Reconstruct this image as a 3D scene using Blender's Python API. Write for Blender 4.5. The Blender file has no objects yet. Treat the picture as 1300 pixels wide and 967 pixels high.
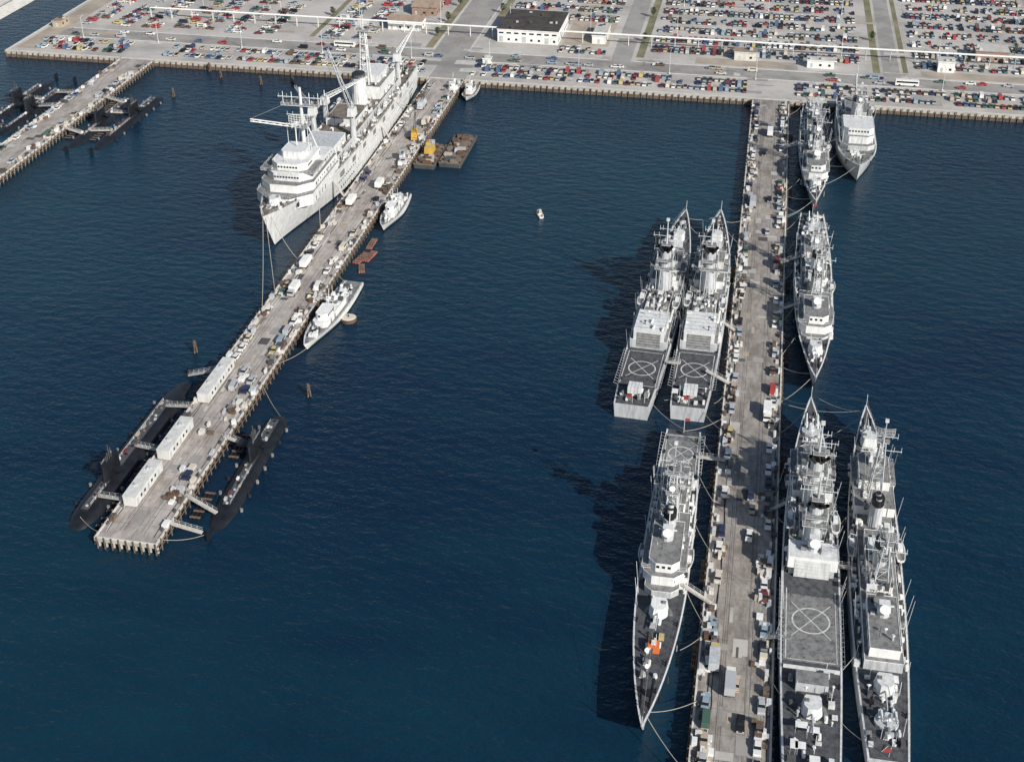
import bpy, math, random
from mathutils import Vector, Matrix
R=random.Random(7)
sc=bpy.context.scene
# ------------------------------------------------------------------ materials
MATS={}
def mk(name,col,rough=.6,var=.15,scale=.6,col2=None,metal=0,bump=0,detail=5,spec=.4,streak=None):
    m=bpy.data.materials.new(name); m.use_nodes=True
    nt=m.node_tree; n=nt.nodes; l=nt.links; bs=n['Principled BSDF']
    tc=n.new('ShaderNodeTexCoord'); no=n.new('ShaderNodeTexNoise'); no.inputs['Scale'].default_value=scale; no.inputs['Detail'].default_value=detail
    no.inputs['Roughness'].default_value=.68
    if streak:
        mp=n.new('ShaderNodeMapping'); mp.inputs['Scale'].default_value=streak; l.new(tc.outputs['Object'],mp.inputs['Vector']); l.new(mp.outputs['Vector'],no.inputs['Vector'])
    else: l.new(tc.outputs['Object'],no.inputs['Vector'])
    cr=n.new('ShaderNodeValToRGB')
    c2=col2 or tuple(max(0,c*(1-2*var)) for c in col)
    cr.color_ramp.elements[0].position=.35; cr.color_ramp.elements[1].position=.58
    cr.color_ramp.elements[0].color=(*c2,1); cr.color_ramp.elements[1].color=(*col,1)
    l.new(no.outputs['Fac'],cr.inputs['Fac']); l.new(cr.outputs['Color'],bs.inputs['Base Color'])
    bs.inputs['Roughness'].default_value=rough; bs.inputs['Metallic'].default_value=metal
    bs.inputs['Specular IOR Level'].default_value=spec
    if bump:
        bp=n.new('ShaderNodeBump'); bp.inputs['Strength'].default_value=bump; bp.inputs['Distance'].default_value=.05
        l.new(no.outputs['Fac'],bp.inputs['Height']); l.new(bp.outputs['Normal'],bs.inputs['Normal'])
    MATS[name]=m; return m
mk('haze_grey',(.53,.555,.57),.55,.17,.9,streak=(1,1,.22),col2=(.37,.38,.38))
mk('haze_light',(.72,.735,.73),.5,.14,.9,streak=(1,1,.25),col2=(.54,.54,.52))
mk('white_paint',(.83,.83,.80),.45,.08,.8,streak=(1,1,.3))
mk('trailer_paint',(.68,.68,.65),.55,.12,.7,streak=(1,1,.3))
mk('deck_grey',(.095,.10,.108),.85,.28,.7)
mk('deck_mid',(.24,.24,.235),.85,.25,.7)
mk('deck_brown',(.21,.175,.145),.85,.28,.35)
mk('black_paint_and_shade',(.018,.018,.02),.5,.2,.5)
mk('boot_black',(.012,.012,.013),.5,.2,.5)
mk('glass_dark',(.015,.02,.025),.12,.1,1)
mk('sub_black',(.013,.015,.020),.5,.3,.4,spec=.5)
mk('rubber',(.02,.02,.02),.8)
mk('orange_paint',(.68,.17,.05),.5,.1)
mk('yellow_paint',(.60,.37,.07),.5,.12)
mk('red_float',(.42,.15,.12),.7,.2)
mk('rope',(.42,.39,.33),.9,.1)
mk('steel_dark',(.09,.09,.09),.5,.2)
mk('rust',(.15,.085,.055),.8,.25,.8)
mk('timber',(.17,.125,.09),.85,.3,.7)
mk('concrete',(.50,.47,.42),.85,.16,.25,bump=.2)
mk('concrete_light',(.68,.66,.60),.85,.12,.4)
mk('paint_line',(.72,.72,.69),.6,.2,1.5)
mk('yellow_line',(.60,.43,.08),.6,.15,1.5)
mk('asphalt',(.11,.105,.10),.9,.18,.12,bump=.2)
mk('asphalt_worn',(.34,.325,.305),.9,.16,.07,bump=.2)
mk('lot_paving',(.50,.475,.44),.9,.16,.035,bump=.2)
mk('grass',(.16,.16,.09),.95,.1,.08,col2=(.28,.24,.16),bump=.4)
mk('dirt',(.42,.36,.29),.95,.15,.06)
mk('roof_dark',(.075,.065,.06),.9,.25,.15)
mk('roof_tan',(.34,.26,.20),.9,.15,.3)
mk('roof_light',(.55,.54,.50),.8,.1,.3)
mk('brick_wall',(.33,.23,.18),.9,.12,.8)
mk('leaf',(.055,.080,.03),.9,.25,.8)
CARC=dict(c_white=(.78,.77,.73),c_red=(.38,.06,.055),c_maroon=(.16,.04,.04),c_blue=(.09,.14,.25),c_sky=(.29,.37,.43),c_tan=(.46,.39,.30),c_brown=(.15,.10,.07),
 c_green=(.07,.13,.10),c_black=(.02,.02,.022),c_silver=(.45,.46,.47),c_yellow=(.54,.44,.20),c_cream=(.64,.59,.49),c_navy=(.03,.04,.09))
for k,v in CARC.items(): mk(k,v,.3,.03,1,spec=.6)
# pier deck: slabs, joints, tyre-dark stains
def piermat(name,c1,c2,stain):
    m=bpy.data.materials.new(name); m.use_nodes=True; nt=m.node_tree;n=nt.nodes;l=nt.links;bs=n['Principled BSDF']
    tc=n.new('ShaderNodeTexCoord'); br=n.new('ShaderNodeTexBrick'); br.offset=0
    br.inputs['Color1'].default_value=(*c1,1); br.inputs['Color2'].default_value=(*c2,1); br.inputs['Mortar'].default_value=(.22,.20,.175,1)
    br.inputs['Scale'].default_value=1; br.inputs['Brick Width'].default_value=5.6; br.inputs['Row Height'].default_value=7.3; br.inputs['Mortar Size'].default_value=.06
    l.new(tc.outputs['Object'],br.inputs['Vector'])
    no=n.new('ShaderNodeTexNoise'); no.inputs['Scale'].default_value=.16; no.inputs['Detail'].default_value=9; no.inputs['Roughness'].default_value=.75
    mp=n.new('ShaderNodeMapping'); mp.inputs['Scale'].default_value=(1.5,.6,1); l.new(tc.outputs['Object'],mp.inputs['Vector']); l.new(mp.outputs['Vector'],no.inputs['Vector'])
    cr=n.new('ShaderNodeValToRGB'); cr.color_ramp.elements[0].position=.40; cr.color_ramp.elements[1].position=.60
    cr.color_ramp.elements[0].color=(*stain,1); cr.color_ramp.elements[1].color=(1,1,1,1); l.new(no.outputs['Fac'],cr.inputs['Fac'])
    mx=n.new('ShaderNodeMix'); mx.data_type='RGBA'; mx.blend_type='MULTIPLY'; mx.inputs['Factor'].default_value=1
    l.new(br.outputs['Color'],mx.inputs[6]); l.new(cr.outputs['Color'],mx.inputs[7]); l.new(mx.outputs[2],bs.inputs['Base Color'])
    bs.inputs['Roughness'].default_value=.9; MATS[name]=m
piermat('pier_deck_a',(.40,.365,.33),(.37,.34,.305),(.52,.50,.49))
piermat('pier_deck_b',(.50,.455,.42),(.46,.42,.385),(.56,.54,.53))
# water
def water():
    m=bpy.data.materials.new('harbour_water'); m.use_nodes=True; nt=m.node_tree;n=nt.nodes;l=nt.links;bs=n['Principled BSDF']
    tc=n.new('ShaderNodeTexCoord')
    def noise(sc_,det,scale=(1,1,1),rot=0):
        mp=n.new('ShaderNodeMapping'); mp.inputs['Scale'].default_value=scale; mp.inputs['Rotation'].default_value=(0,0,rot)
        no=n.new('ShaderNodeTexNoise'); no.inputs['Scale'].default_value=sc_; no.inputs['Detail'].default_value=det
        l.new(tc.outputs['Object'],mp.inputs['Vector']); l.new(mp.outputs['Vector'],no.inputs['Vector']); return no
    big=noise(.0045,2,(1,1.3,1),.4); lanes=noise(.02,5,(1,3.2,1),.55)
    mixf=n.new('ShaderNodeMath'); mixf.operation='MULTIPLY_ADD'; mixf.inputs[1].default_value=.45
    l.new(lanes.outputs['Fac'],mixf.inputs[0]); l.new(big.outputs['Fac'],mixf.inputs[2])
    cr=n.new('ShaderNodeValToRGB'); cr.color_ramp.elements[0].position=.55; cr.color_ramp.elements[1].position=.92
    cr.color_ramp.elements[0].color=(.0028,.0165,.040,1); cr.color_ramp.elements[1].color=(.0048,.034,.056,1)
    l.new(mixf.outputs[0],cr.inputs['Fac']); l.new(cr.outputs['Color'],bs.inputs['Base Color'])
    bs.inputs['Roughness'].default_value=.2; bs.inputs['IOR'].default_value=1.33
    a=noise(.17,5,(1,1.9,1),.6); b=noise(.8,3,(1,1.5,1),.5)
    ad=n.new('ShaderNodeMath'); ad.operation='MULTIPLY_ADD'; ad.inputs[1].default_value=.3
    l.new(b.outputs['Fac'],ad.inputs[0]); l.new(a.outputs['Fac'],ad.inputs[2])
    bp=n.new('ShaderNodeBump'); bp.inputs['Strength'].default_value=.7; bp.inputs['Distance'].default_value=1.0
    l.new(ad.outputs[0],bp.inputs['Height']); l.new(bp.outputs['Normal'],bs.inputs['Normal'])
    MATS['water']=m
water()
# ------------------------------------------------------------------ mesh builder
class Bd:
    def __init__(s): s.v=[];s.f=[];s.m=[];s.k=[]
    def mi(s,mat):
        if mat not in s.k: s.k.append(mat)
        return s.k.index(mat)
    def add(s,vs,fs,mat):
        o=len(s.v); s.v+=vs
        if isinstance(mat,str):
            i=s.mi(mat); s.m+=[i]*len(fs)
        else: s.m+=[s.mi(x) for x in mat]
        s.f+=[tuple(a+o for a in f) for f in fs]
    def box(s,x0,x1,y0,y1,z0,z1,mat,top=None,tp=0,tpy=None):
        if tpy is None: tpy=tp
        v=[(x0,y0,z0),(x1,y0,z0),(x1,y1,z0),(x0,y1,z0),(x0+tp,y0+tpy,z1),(x1-tp,y0+tpy,z1),(x1-tp,y1-tpy,z1),(x0+tp,y1-tpy,z1)]
        s.add(v,[(3,2,1,0),(4,5,6,7),(0,1,5,4),(1,2,6,5),(2,3,7,6),(3,0,4,7)],[mat,top or mat,mat,mat,mat,mat])
    def cb(s,x,y,z,lx,ly,lz,mat,top=None,tp=0): s.box(x-lx/2,x+lx/2,y-ly/2,y+ly/2,z,z+lz,mat,top,tp)
    def cyl(s,p0,p1,r0,r1,n,mat,cap=True,topmat=None):
        p0=Vector(p0);p1=Vector(p1);d=(p1-p0)
        if d.length<1e-6: return
        d.normalize(); u=d.orthogonal().normalized(); w=d.cross(u)
        vs=[];
        for p,r in((p0,r0),(p1,r1)):
            for i in range(n):
                a=2*math.pi*(i+.5)/n; q=p+u*math.cos(a)*r+w*math.sin(a)*r; vs.append(tuple(q))
        fs=[(i,(i+1)%n,n+(i+1)%n,n+i) for i in range(n)]; ms=[mat]*n
        if cap: fs+=[tuple(range(n))[::-1],tuple(range(n,2*n))]; ms+=[mat,topmat or mat]
        s.add(vs,fs,ms)
    def beam(s,p0,p1,r,mat,n=4): s.cyl(p0,p1,r,r,n,mat,False)
    def prism(s,pts,z0,z1,mat,top=None,k=1,c=None):
        n=len(pts); 
        if c is None: c=(sum(p[0] for p in pts)/n,sum(p[1] for p in pts)/n)
        vs=[(p[0],p[1],z0) for p in pts]+[(c[0]+(p[0]-c[0])*k,c[1]+(p[1]-c[1])*k,z1) for p in pts]
        s.add(vs,[(i,(i+1)%n,n+(i+1)%n,n+i) for i in range(n)]+[tuple(range(n,2*n)),tuple(range(n))[::-1]],[mat]*n+[top or mat,mat])
    def rail(s,pts,z=1.0,mat='haze_light',step=2.5,r=.035):
        for a,b in zip(pts[:-1],pts[1:]):
            a=Vector(a);b=Vector(b); L=(b-a).length; n=max(1,int(L/step))
            for h in (z,z*.5): s.beam(a+Vector((0,0,h)),b+Vector((0,0,h)),r*.8,mat,3)
            for i in range(n): 
                q=a+(b-a)*(i/n); s.beam(q,q+Vector((0,0,z)),r,mat,3)
    def obj(s,name,parent=None,smooth=False,coll=None):
        me=bpy.data.meshes.new(name); me.from_pydata(s.v,[],s.f)
        for k in s.k: me.materials.append(MATS[k])
        me.polygons.foreach_set('material_index',s.m)
        if smooth: me.polygons.foreach_set('use_smooth',[True]*len(s.f))
        me.update()
        o=bpy.data.objects.new(name,me); sc.collection.objects.link(o)
        if parent: o.parent=parent
        return o
def empty(name,loc=(0,0,0),rz=0):
    e=bpy.data.objects.new(name,None); e.empty_display_size=2; e.location=loc; e.rotation_euler=(0,0,rz); sc.collection.objects.link(e); return e
def ring(b,x,y,z,r0,r1,mat,n=32,y_s=1):
    vs=[];
    for i in range(n):
        a=2*math.pi*i/n
        vs+= [(x+r0*math.cos(a),y+r0*math.sin(a)*y_s,z),(x+r1*math.cos(a),y+r1*math.sin(a)*y_s,z)]
    b.add(vs,[(2*i,2*i+1,(2*i+3)%(2*n),(2*i+2)%(2*n)) for i in range(n)],mat)
def strip(b,p0,p1,w,z,mat):
    p0=Vector((*p0,0));p1=Vector((*p1,0)); d=(p1-p0).normalized(); q=Vector((-d.y,d.x,0))*w/2
    b.add([(p.x,p.y,z) for p in (p0-q,p1-q,p1+q,p0+q)],[(0,1,2,3)],mat)
# ------------------------------------------------------------------ ship parts
def hull(L,B,fs,fb,stern=.74,full=2.2,rake=7,paint='haze_grey',deck='deck_grey',mid=.5,flare=.25):
    b=Bd(); N=34
    def hd(t):
        a=stern+(1-stern)*math.sin(min(t/.4,1)*math.pi/2); u=max(0,(t-mid)/(1-mid)); return max(.12/B,a*(1-u**full)**.9 if u<1 else 0)*B/2
    def hw(t):
        a=stern*.93+(1-stern*.93)*math.sin(min(t/.4,1)*math.pi/2); u=max(0,(t-mid+.05)/(1-mid+.05)); return max(.1/B,(a*(1-u**(full*.72))**(1+flare)) if u<1 else 0)*B/2
    def dz(t):
        u=max(0,(t-.35)/.65); return fs+(fb-fs)*u**1.8
    rows=[]
    for i in range(N+1):
        t=i/N; t=1-(1-t)**1.15; D=dz(t); wd=hd(t); ww=hw(t)
        X=lambda Ls:-L/2+t*Ls
        rows.append([(X(L-rake-2),-ww*.85,-1.5),(X(L-rake),-ww,-.1),(X(L-rake),-ww-.01,.55),(X(L-rake*.45),-(ww*.45+wd*.55),D*.55),(X(L),-wd,D),(X(L)-.2*(t>.98),-max(wd-.4,.02),D+.0),
                     (X(L)-.2*(t>.98),max(wd-.4,.02),D),(X(L),wd,D),(X(L-rake*.45),(ww*.45+wd*.55),D*.55),(X(L-rake),ww+.01,.55),(X(L-rake),ww,-.1),(X(L-rake-2),ww*.85,-1.5)])
    m=[ 'boot_black','boot_black',paint,paint,'haze_light',deck,'haze_light',paint,paint,'boot_black','boot_black']
    vs=[p for r in rows for p in r]; fs_=[];ms=[]
    for i in range(N):
        for j in range(11):
            fs_.append((i*12+j,(i+1)*12+j,(i+1)*12+j+1,i*12+j+1)); ms.append(m[j])
    fs_.append(tuple(range(12))); ms.append(paint)
    b.add(vs,fs_,ms)
    dx=lambda x: dz(min(1,max(0,(x+L/2)/L))); wx=lambda x: hd(min(1,max(0,(x+L/2)/L)))
    return b,dx,wx
def house(b,x0,x1,w,z0,z1,mat='haze_grey',top='deck_mid',ch=0,chb=0,win=None):
    h=w/2
    pts=[(x0,-h+chb),(x0+chb,-h),(x1-ch,-h),(x1,-h+ch),(x1,h-ch),(x1-ch,h),(x0+chb,h),(x0,h-chb)]
    q=[]
    for p in pts:
        if not q or (abs(p[0]-q[-1][0])+abs(p[1]-q[-1][1]))>1e-4: q.append(p)
    if abs(q[0][0]-q[-1][0])+abs(q[0][1]-q[-1][1])<1e-4: q.pop()
    b.prism(q,z0,z1,mat,top)
    for p,r in zip(q,q[1:]+q[:1]): b.beam((p[0],p[1],z1+.05),(r[0],r[1],z1+.05),.09,'haze_light',4)
    n=int((x1-x0-ch-chb)/3.5)
    for i in range(n):
        x=x0+chb+1.2+i*3.5+R.uniform(-.5,.5); 
        for s in (-1,1):
            if R.random()<.5: b.cb(x,s*(h+.02),z0+.2,.8,.1,1.8,'deck_mid')
            elif R.random()<.6: b.cb(x,s*(h+.25),z0+.8,R.uniform(.6,1.4),.5,R.uniform(.5,1.1),R.choice(['haze_light','haze_grey']))
    if win:
        z=win; k=int((w-2*ch)/1.1)
        for i in range(k):
            y=-h+ch+.55+(w-2*ch-1.1)*i/max(1,k-1); b.cb(x1+.01,y,z,.08,.75,.7,'glass_dark')
        for i in range(4):
            for s in(-1,1): b.cb(x1-ch-.8-i*1.2,s*(h+.01),z,.8,.08,.7,'glass_dark')
def clutter(b,x0,x1,y0,y1,z,n,rng=None):
    rng=rng or R; n=int(n*1.8)
    for i in range(n):
        x=rng.uniform(x0,x1);y=rng.uniform(y0,y1);k=rng.random();m=rng.choice(['haze_light','haze_grey','haze_light','white_paint','deck_grey','haze_light','black_paint_and_shade','deck_mid','white_paint','white_paint'])
        zz=z(x) if callable(z) else z
        zz-=.04
        if k<.4: b.cb(x,y,zz,rng.uniform(.4,1.9),rng.uniform(.4,1.5),rng.uniform(.4,1.5),m)
        elif k<.58: 
            h=rng.uniform(.5,1.6); r=rng.uniform(.2,.45); b.cyl((x,y,zz),(x,y,zz+h),r*.6,r*.6,6,m); b.cyl((x,y,zz+h),(x,y,zz+h+.25),r*1.3,r,8,m)
        elif k<.70: b.cyl((x-.8,y,zz+.45),(x+.8,y,zz+.45),.4,.4,8,'white_paint')
        elif k<.84: b.beam((x,y,zz),(x+rng.uniform(-.4,.4),y,zz+rng.uniform(2,6.0)),.07,m)
        elif k<.92: b.cb(x,y,zz,1,1,.5,m); b.cyl((x-.7,y,zz+.9),(x+.7,y,zz+.9),.5,.5,8,'deck_mid')
        elif k<.97:
            b.beam((x,y,zz),(x,y,zz+1.6),.06,m); b.cyl((x-.05,y,zz+1.6),(x+.3,y,zz+1.8),.15,.55,10,'white_paint')
        else:
            lx=rng.uniform(1.5,3);ly=min(abs(y1-y0)*.6,rng.uniform(1.5,3)); b.cb(x,y,zz+1.9,lx,ly,.08,'white_paint')
            for a in(-.45,.45):
                for c in(-.45,.45): b.beam((x+a*lx,y+c*ly,zz),(x+a*lx,y+c*ly,zz+1.9),.04,'haze_light',3)
def gun(b,x,z,d=1,mat='haze_light'):
    b.cyl((x,0,z-.1),(x,0,z+.6),2.3,2.3,14,'haze_grey')
    pts=[(x-d*2.6,-1.7),(x-d*1.8,-2.2),(x+d*1.2,-2.2),(x+d*2.6,-1.2),(x+d*2.6,1.2),(x+d*1.2,2.2),(x-d*1.8,2.2),(x-d*2.6,1.7)]
    b.prism(pts,z+.6,z+3.1,mat,mat,.82)
    b.cyl((x+d*2.2,0,z+1.9),(x+d*8.6,0,z+2.6),.24,.13,8,'haze_grey'); b.cb(x-d*.3,1.2,z+3.1,.8,.8,.4,'deck_mid')
    ring(b,x,0,z+.02,2.6,3.4,'deck_mid',24)
def asroc(b,x,z):
    b.cyl((x,0,z-.1),(x,0,z+1),1.6,1.4,12,'haze_grey')
    for i in range(4):
        for j in range(2): b.box(x-2.4,x+2.4,-2.3+i*1.18,-2.3+i*1.18+1.06,z+1+j*1.15,z+1+j*1.15+1.05,'haze_light' if (i+j)%2 else 'white_paint')
def bpdms(b,x,z):
    b.cyl((x,0,z-.1),(x,0,z+1.2),1.3,1.1,10,'haze_grey')
    for i in range(4):
        for j in range(2): b.box(x-1.9,x+1.9,-2+i*1.02,-2+i*1.02+.94,z+1.2+j*1.05,z+2.15+j*1.05,'haze_light')
def sam(b,x,z,d=1):
    b.cyl((x,0,z-.1),(x,0,z+.8),2.6,2.6,16,'haze_grey','haze_light'); b.cyl((x,0,z+.8),(x,0,z+2.6),.9,.7,10,'haze_light')
    for s in(-1,1): 
        b.cb(x,s*1.5,z+2.1,1.6,.9,.9,'haze_light'); b.beam((x-d*1.6,s*1.5,z+2.2),(x+d*3.6,s*1.5,z+3.8),.22,'white_paint')
        b.beam((x-d*1.2,s*1.5,z+2.7),(x+d*3.2,s*1.5,z+4.1),.17,'white_paint',8)
def boat(b,x,y,z,l=8,w=2.4,mat='haze_light',ins='deck_mid'):
    N=8; vs=[]
    for i in range(N+1):
        t=i/N; hb=w/2*(.8+.2*math.sin(min(1,t/.4)*1.57))*(1-max(0,(t-.45)/.55)**2.2); hb=max(hb,.03); X=x-l/2+t*l; up=.35*t*t
        vs+=[(X,y,z),(X,y-hb*.8,z+.35),(X,y-hb,z+1.1+up),(X,y-hb*.8,z+1.1+up),(X,y,z+.75+up),(X,y+hb*.8,z+1.1+up),(X,y+hb,z+1.1+up),(X,y+hb*.8,z+.35)]
    fs=[];ms=[]
    for i in range(N):
        for j in range(8): fs.append((i*8+j,(i+1)*8+j,(i+1)*8+(j+1)%8,i*8+(j+1)%8)); ms.append(ins if j in(3,4) else mat)
    fs.append(tuple(range(8)));ms.append(mat); b.add(vs,fs,ms)
    b.cb(x+l*.05,y,z+.8,l*.3,w*.6,1.0,mat,'white_paint',.15)
def davit(b,x,y,s,z):
    for dx in(-2.6,2.6):
        b.beam((x+dx,y,z),(x+dx,y,z+3.4),.16,'haze_grey'); b.beam((x+dx,y,z+3.4),(x+dx,y+s*1.6,z+3.8),.14,'haze_grey')
    boat(b,x,y+s*1.2,z+1.5)
def yard(b,x,z,w,r=.12):
    b.beam((x,-w/2,z),(x,w/2,z),r,'haze_grey')
    for y in(-w*.48,-w*.3,w*.3,w*.48): b.beam((x,y,z-.5),(x,y,z+1.2),.07,'haze_light')
def radar(b,x,y,z,w=6,h=2.6,ang=.5,mat='haze_light'):
    b.cyl((x,y,z),(x,y,z+1.2),.4,.3,8,'haze_grey'); ca,sa=math.cos(ang),math.sin(ang); K=8
    def P(u,v):
        d=-.9*(1-(2*u-1)**2); yy=(u-.5)*w; return (x+d*ca-yy*sa,y+d*sa+yy*ca,z+1.2+v*h)
    for j in range(6): 
        for i in range(K): b.beam(P(i/K,j/5),P((i+1)/K,j/5),.07,mat,3)
    for i in range(K+1): b.beam(P(i/K,0),P(i/K,1),.06,mat,3)
    b.beam(P(.5,.5),(x+1.4*ca,y+1.4*sa,z+2.3),.08,mat)
def dish(b,x,y,z,r,d=1,mat='white_paint'):
    b.cyl((x-.1*d,y,z),(x+.45*d,y,z+.15),r*.35,r,12,mat); b.beam((x,y,z-r-.6),(x,y,z),.3,'haze_grey')
def director(b,x,z,d=1):
    b.cyl((x,0,z),(x,0,z+1.6),1.5,1.3,12,'haze_grey'); b.cb(x,0,z+1.6,2.8,3,1.9,'haze_light',None,.25); dish(b,x+d*1.6,0,z+3,1.2,d); b.beam((x,-2.2,z+2.6),(x,2.2,z+2.6),.28,'haze_grey')
def lattice(b,x,z,h,w0,w1,r=.16,mat='haze_grey',y=0):
    n=max(2,int(h/3)); c=[]
    for i in range(n+1):
        t=i/n; w=(w0+(w1-w0)*t)/2; zz=z+h*t; c.append([(x-w,y-w,zz),(x+w,y-w,zz),(x+w,y+w,zz),(x-w,y+w,zz)])
    for i in range(n):
        for j in range(4):
            b.beam(c[i][j],c[i+1][j],r,mat); b.beam(c[i+1][j],c[i+1][(j+1)%4],r*.6,mat,3); b.beam(c[i][j],c[i+1][(j+1)%4],r*.55,mat,3)
def plat(b,x,z,lx,ly,mat='haze_grey',y=0):
    b.cb(x,y,z,lx,ly,.25,mat,'deck_mid'); z+=.25
    b.rail([(x-lx/2,y-ly/2,z),(x+lx/2,y-ly/2,z),(x+lx/2,y+ly/2,z),(x-lx/2,y+ly/2,z),(x-lx/2,y-ly/2,z)],.9,step=1.5,r=.04)
def tripod(b,x,z,h,rad=True,lat=True):
    if lat: lattice(b,x,z,h*.72,3.4,1.3,.17)
    else:
        b.cyl((x,0,z),(x,0,z+h*.72),.5,.35,8,'haze_grey')
        for s in(-1,1): b.beam((x-3.5,s*2.6,z),(x,0,z+h*.62),.26,'haze_grey',6)
    plat(b,x+.8,z+h*.45,3,3); plat(b,x+1.2,z+h*.72,3.6,3)
    if rad: radar(b,x+1.4,0,z+h*.72+.3,5.5,2.2,R.uniform(-.9,.9),'haze_grey')
    dish(b,x+1.6,0,z+h*.45+1.6,.8)
    yard(b,x,z+h*.62,10); yard(b,x-.3,z+h*.8,7)
    b.cyl((x-.8,0,z+h*.6),(x-.8,0,z+h),.22,.1,6,'haze_grey'); b.cb(x-.8,0,z+h,.9,.9,.7,'haze_light')
    for s in(-1,1):
        for k in(.25,.4): b.beam((x,s*10*k,z+h*.62),(x-2,s*2.4,z+.3),.035,'rope',3)
def stack(b,x,z,h,l=5.5,w=3.6,cap=True):
    n=16; e=[(math.cos(2*math.pi*i/n),math.sin(2*math.pi*i/n)) for i in range(n)]
    P=[(x+l/2*a,w/2*c) for a,c in e]
    b.prism(P,z,z+h*.8,'haze_grey','haze_light',.9,(x-.3,0))
    Q=[(x-.3+l/2*.9*a,w/2*.9*c) for a,c in e]
    b.prism(Q,z+h*.8+.002,z+h,'black_paint_and_shade','black_paint_and_shade',.98)
    for s in(-1,1): b.cyl((x-.3+s*l*.2,0,z+h),(x-.5+s*l*.2,0,z+h+.7),.75,.7,10,'haze_grey',True,'black_paint_and_shade')
    b.beam((x+l*.5,0,z),(x+l*.42,0,z+h+1),.14,'haze_light')
def mack(b,x,z,h,rad=True):
    n=16; P=[(x+3.1*math.cos(2*math.pi*i/n),2.5*math.sin(2*math.pi*i/n)) for i in range(n)]
    b.prism(P,z,z+h*.32,'haze_grey','deck_mid',.82)
    b.cyl((x,0,z+h*.32),(x,0,z+h*.58),2.0,1.6,16,'haze_grey')
    for zz,ly in((.34,6.2),(.46,5.2)): plat(b,x-.3,z+h*zz,6.2,ly)
    for s in(-1,1):
        b.cb(x,s*2.6,z+h*.35,1.4,1.1,1.6,'haze_light'); dish(b,x+1.6,s*2,z+h*.50+1.2,.6); b.beam((x-2.4,s*2.6,z),(x-2.4,s*2.6,z+h*.6),.12,'haze_grey')
    b.cyl((x,0,z+h*.58),(x,0,z+h*.66),1.65,1.75,16,'black_paint_and_shade')
    for s in(-1,1): b.beam((x-1.0,s*.6,z+h*.56),(x-3.6,s*2.2,z+h*.70),.5,'black_paint_and_shade',8)
    plat(b,x+2.6,z+h*.5,3.4,3.6); radar(b,x+3,0,z+h*.5+.3,6,2.4,R.uniform(-.5,.8),'haze_grey') if rad else dish(b,x+3,0,z+h*.5+1.5,1)
    plat(b,x,z+h*.66,3,3)
    b.cyl((x,0,z+h*.66),(x,0,z+h),.4,.15,8,'haze_grey'); yard(b,x,z+h*.78,9); yard(b,x,z+h*.88,5)
    b.cb(x,0,z+h,1,1,.8,'haze_light')
    for s in(-1,1):
        for k in(.25,.42): b.beam((x,s*9*k,z+h*.78),(x+5,s*3.5,z+1),.035,'rope',3)
def pad(b,x0,x1,w,z,mat='deck_grey'):
    cx=(x0+x1)/2; l=x1-x0; r=min(l,w)*.34
    b.add([(x0,-w/2,z+.01),(x1,-w/2,z+.01),(x1,w/2,z+.01),(x0,w/2,z+.01)],[(0,1,2,3)],mat)
    ring(b,cx,0,z+.03,r-.18,r+.18,'paint_line')
    zz=z+.045
    for p,q in (((x0+.6,-w/2+.6),(x1-.6,-w/2+.6)),((x0+.6,w/2-.6),(x1-.6,w/2-.6))): strip(b,p,q,.22,zz,'paint_line')
    zz+=.012
    for p,q in (((x0+.6,-w/2+.9),(x0+.6,w/2-.9)),((x1-.6,-w/2+.9),(x1-.6,w/2-.9))): strip(b,p,q,.22,zz,'paint_line')
    zz+=.012
    strip(b,(cx-r*1.35,-r*1.05),(cx+r*1.35,r*1.05),.22,zz,'paint_line'); strip(b,(cx-r*1.35,r*1.05),(cx+r*1.35,-r*1.05),.22,zz+.012,'paint_line')
    for i in range(int(l/3)):
        for j in range(4):
            b.add([(x0+1.5+i*3+a,-w/2+1.6+j*(w-3.2)/3+c,z+.02) for a,c in((-.15,-.15),(.15,-.15),(.15,.15),(-.15,.15))],[(0,1,2,3)],'black_paint_and_shade')
    for s in(-1,1):
        n=int(l/1.5)
        for i in range(n): b.beam((x0+i*l/n,s*w/2,z+.05),(x0+i*l/n,s*(w/2+1.1),z+.35),.04,'haze_light',3)
        b.beam((x0,s*(w/2+1.1),z+.35),(x1,s*(w/2+1.1),z+.35),.05,'haze_light',3)
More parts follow.
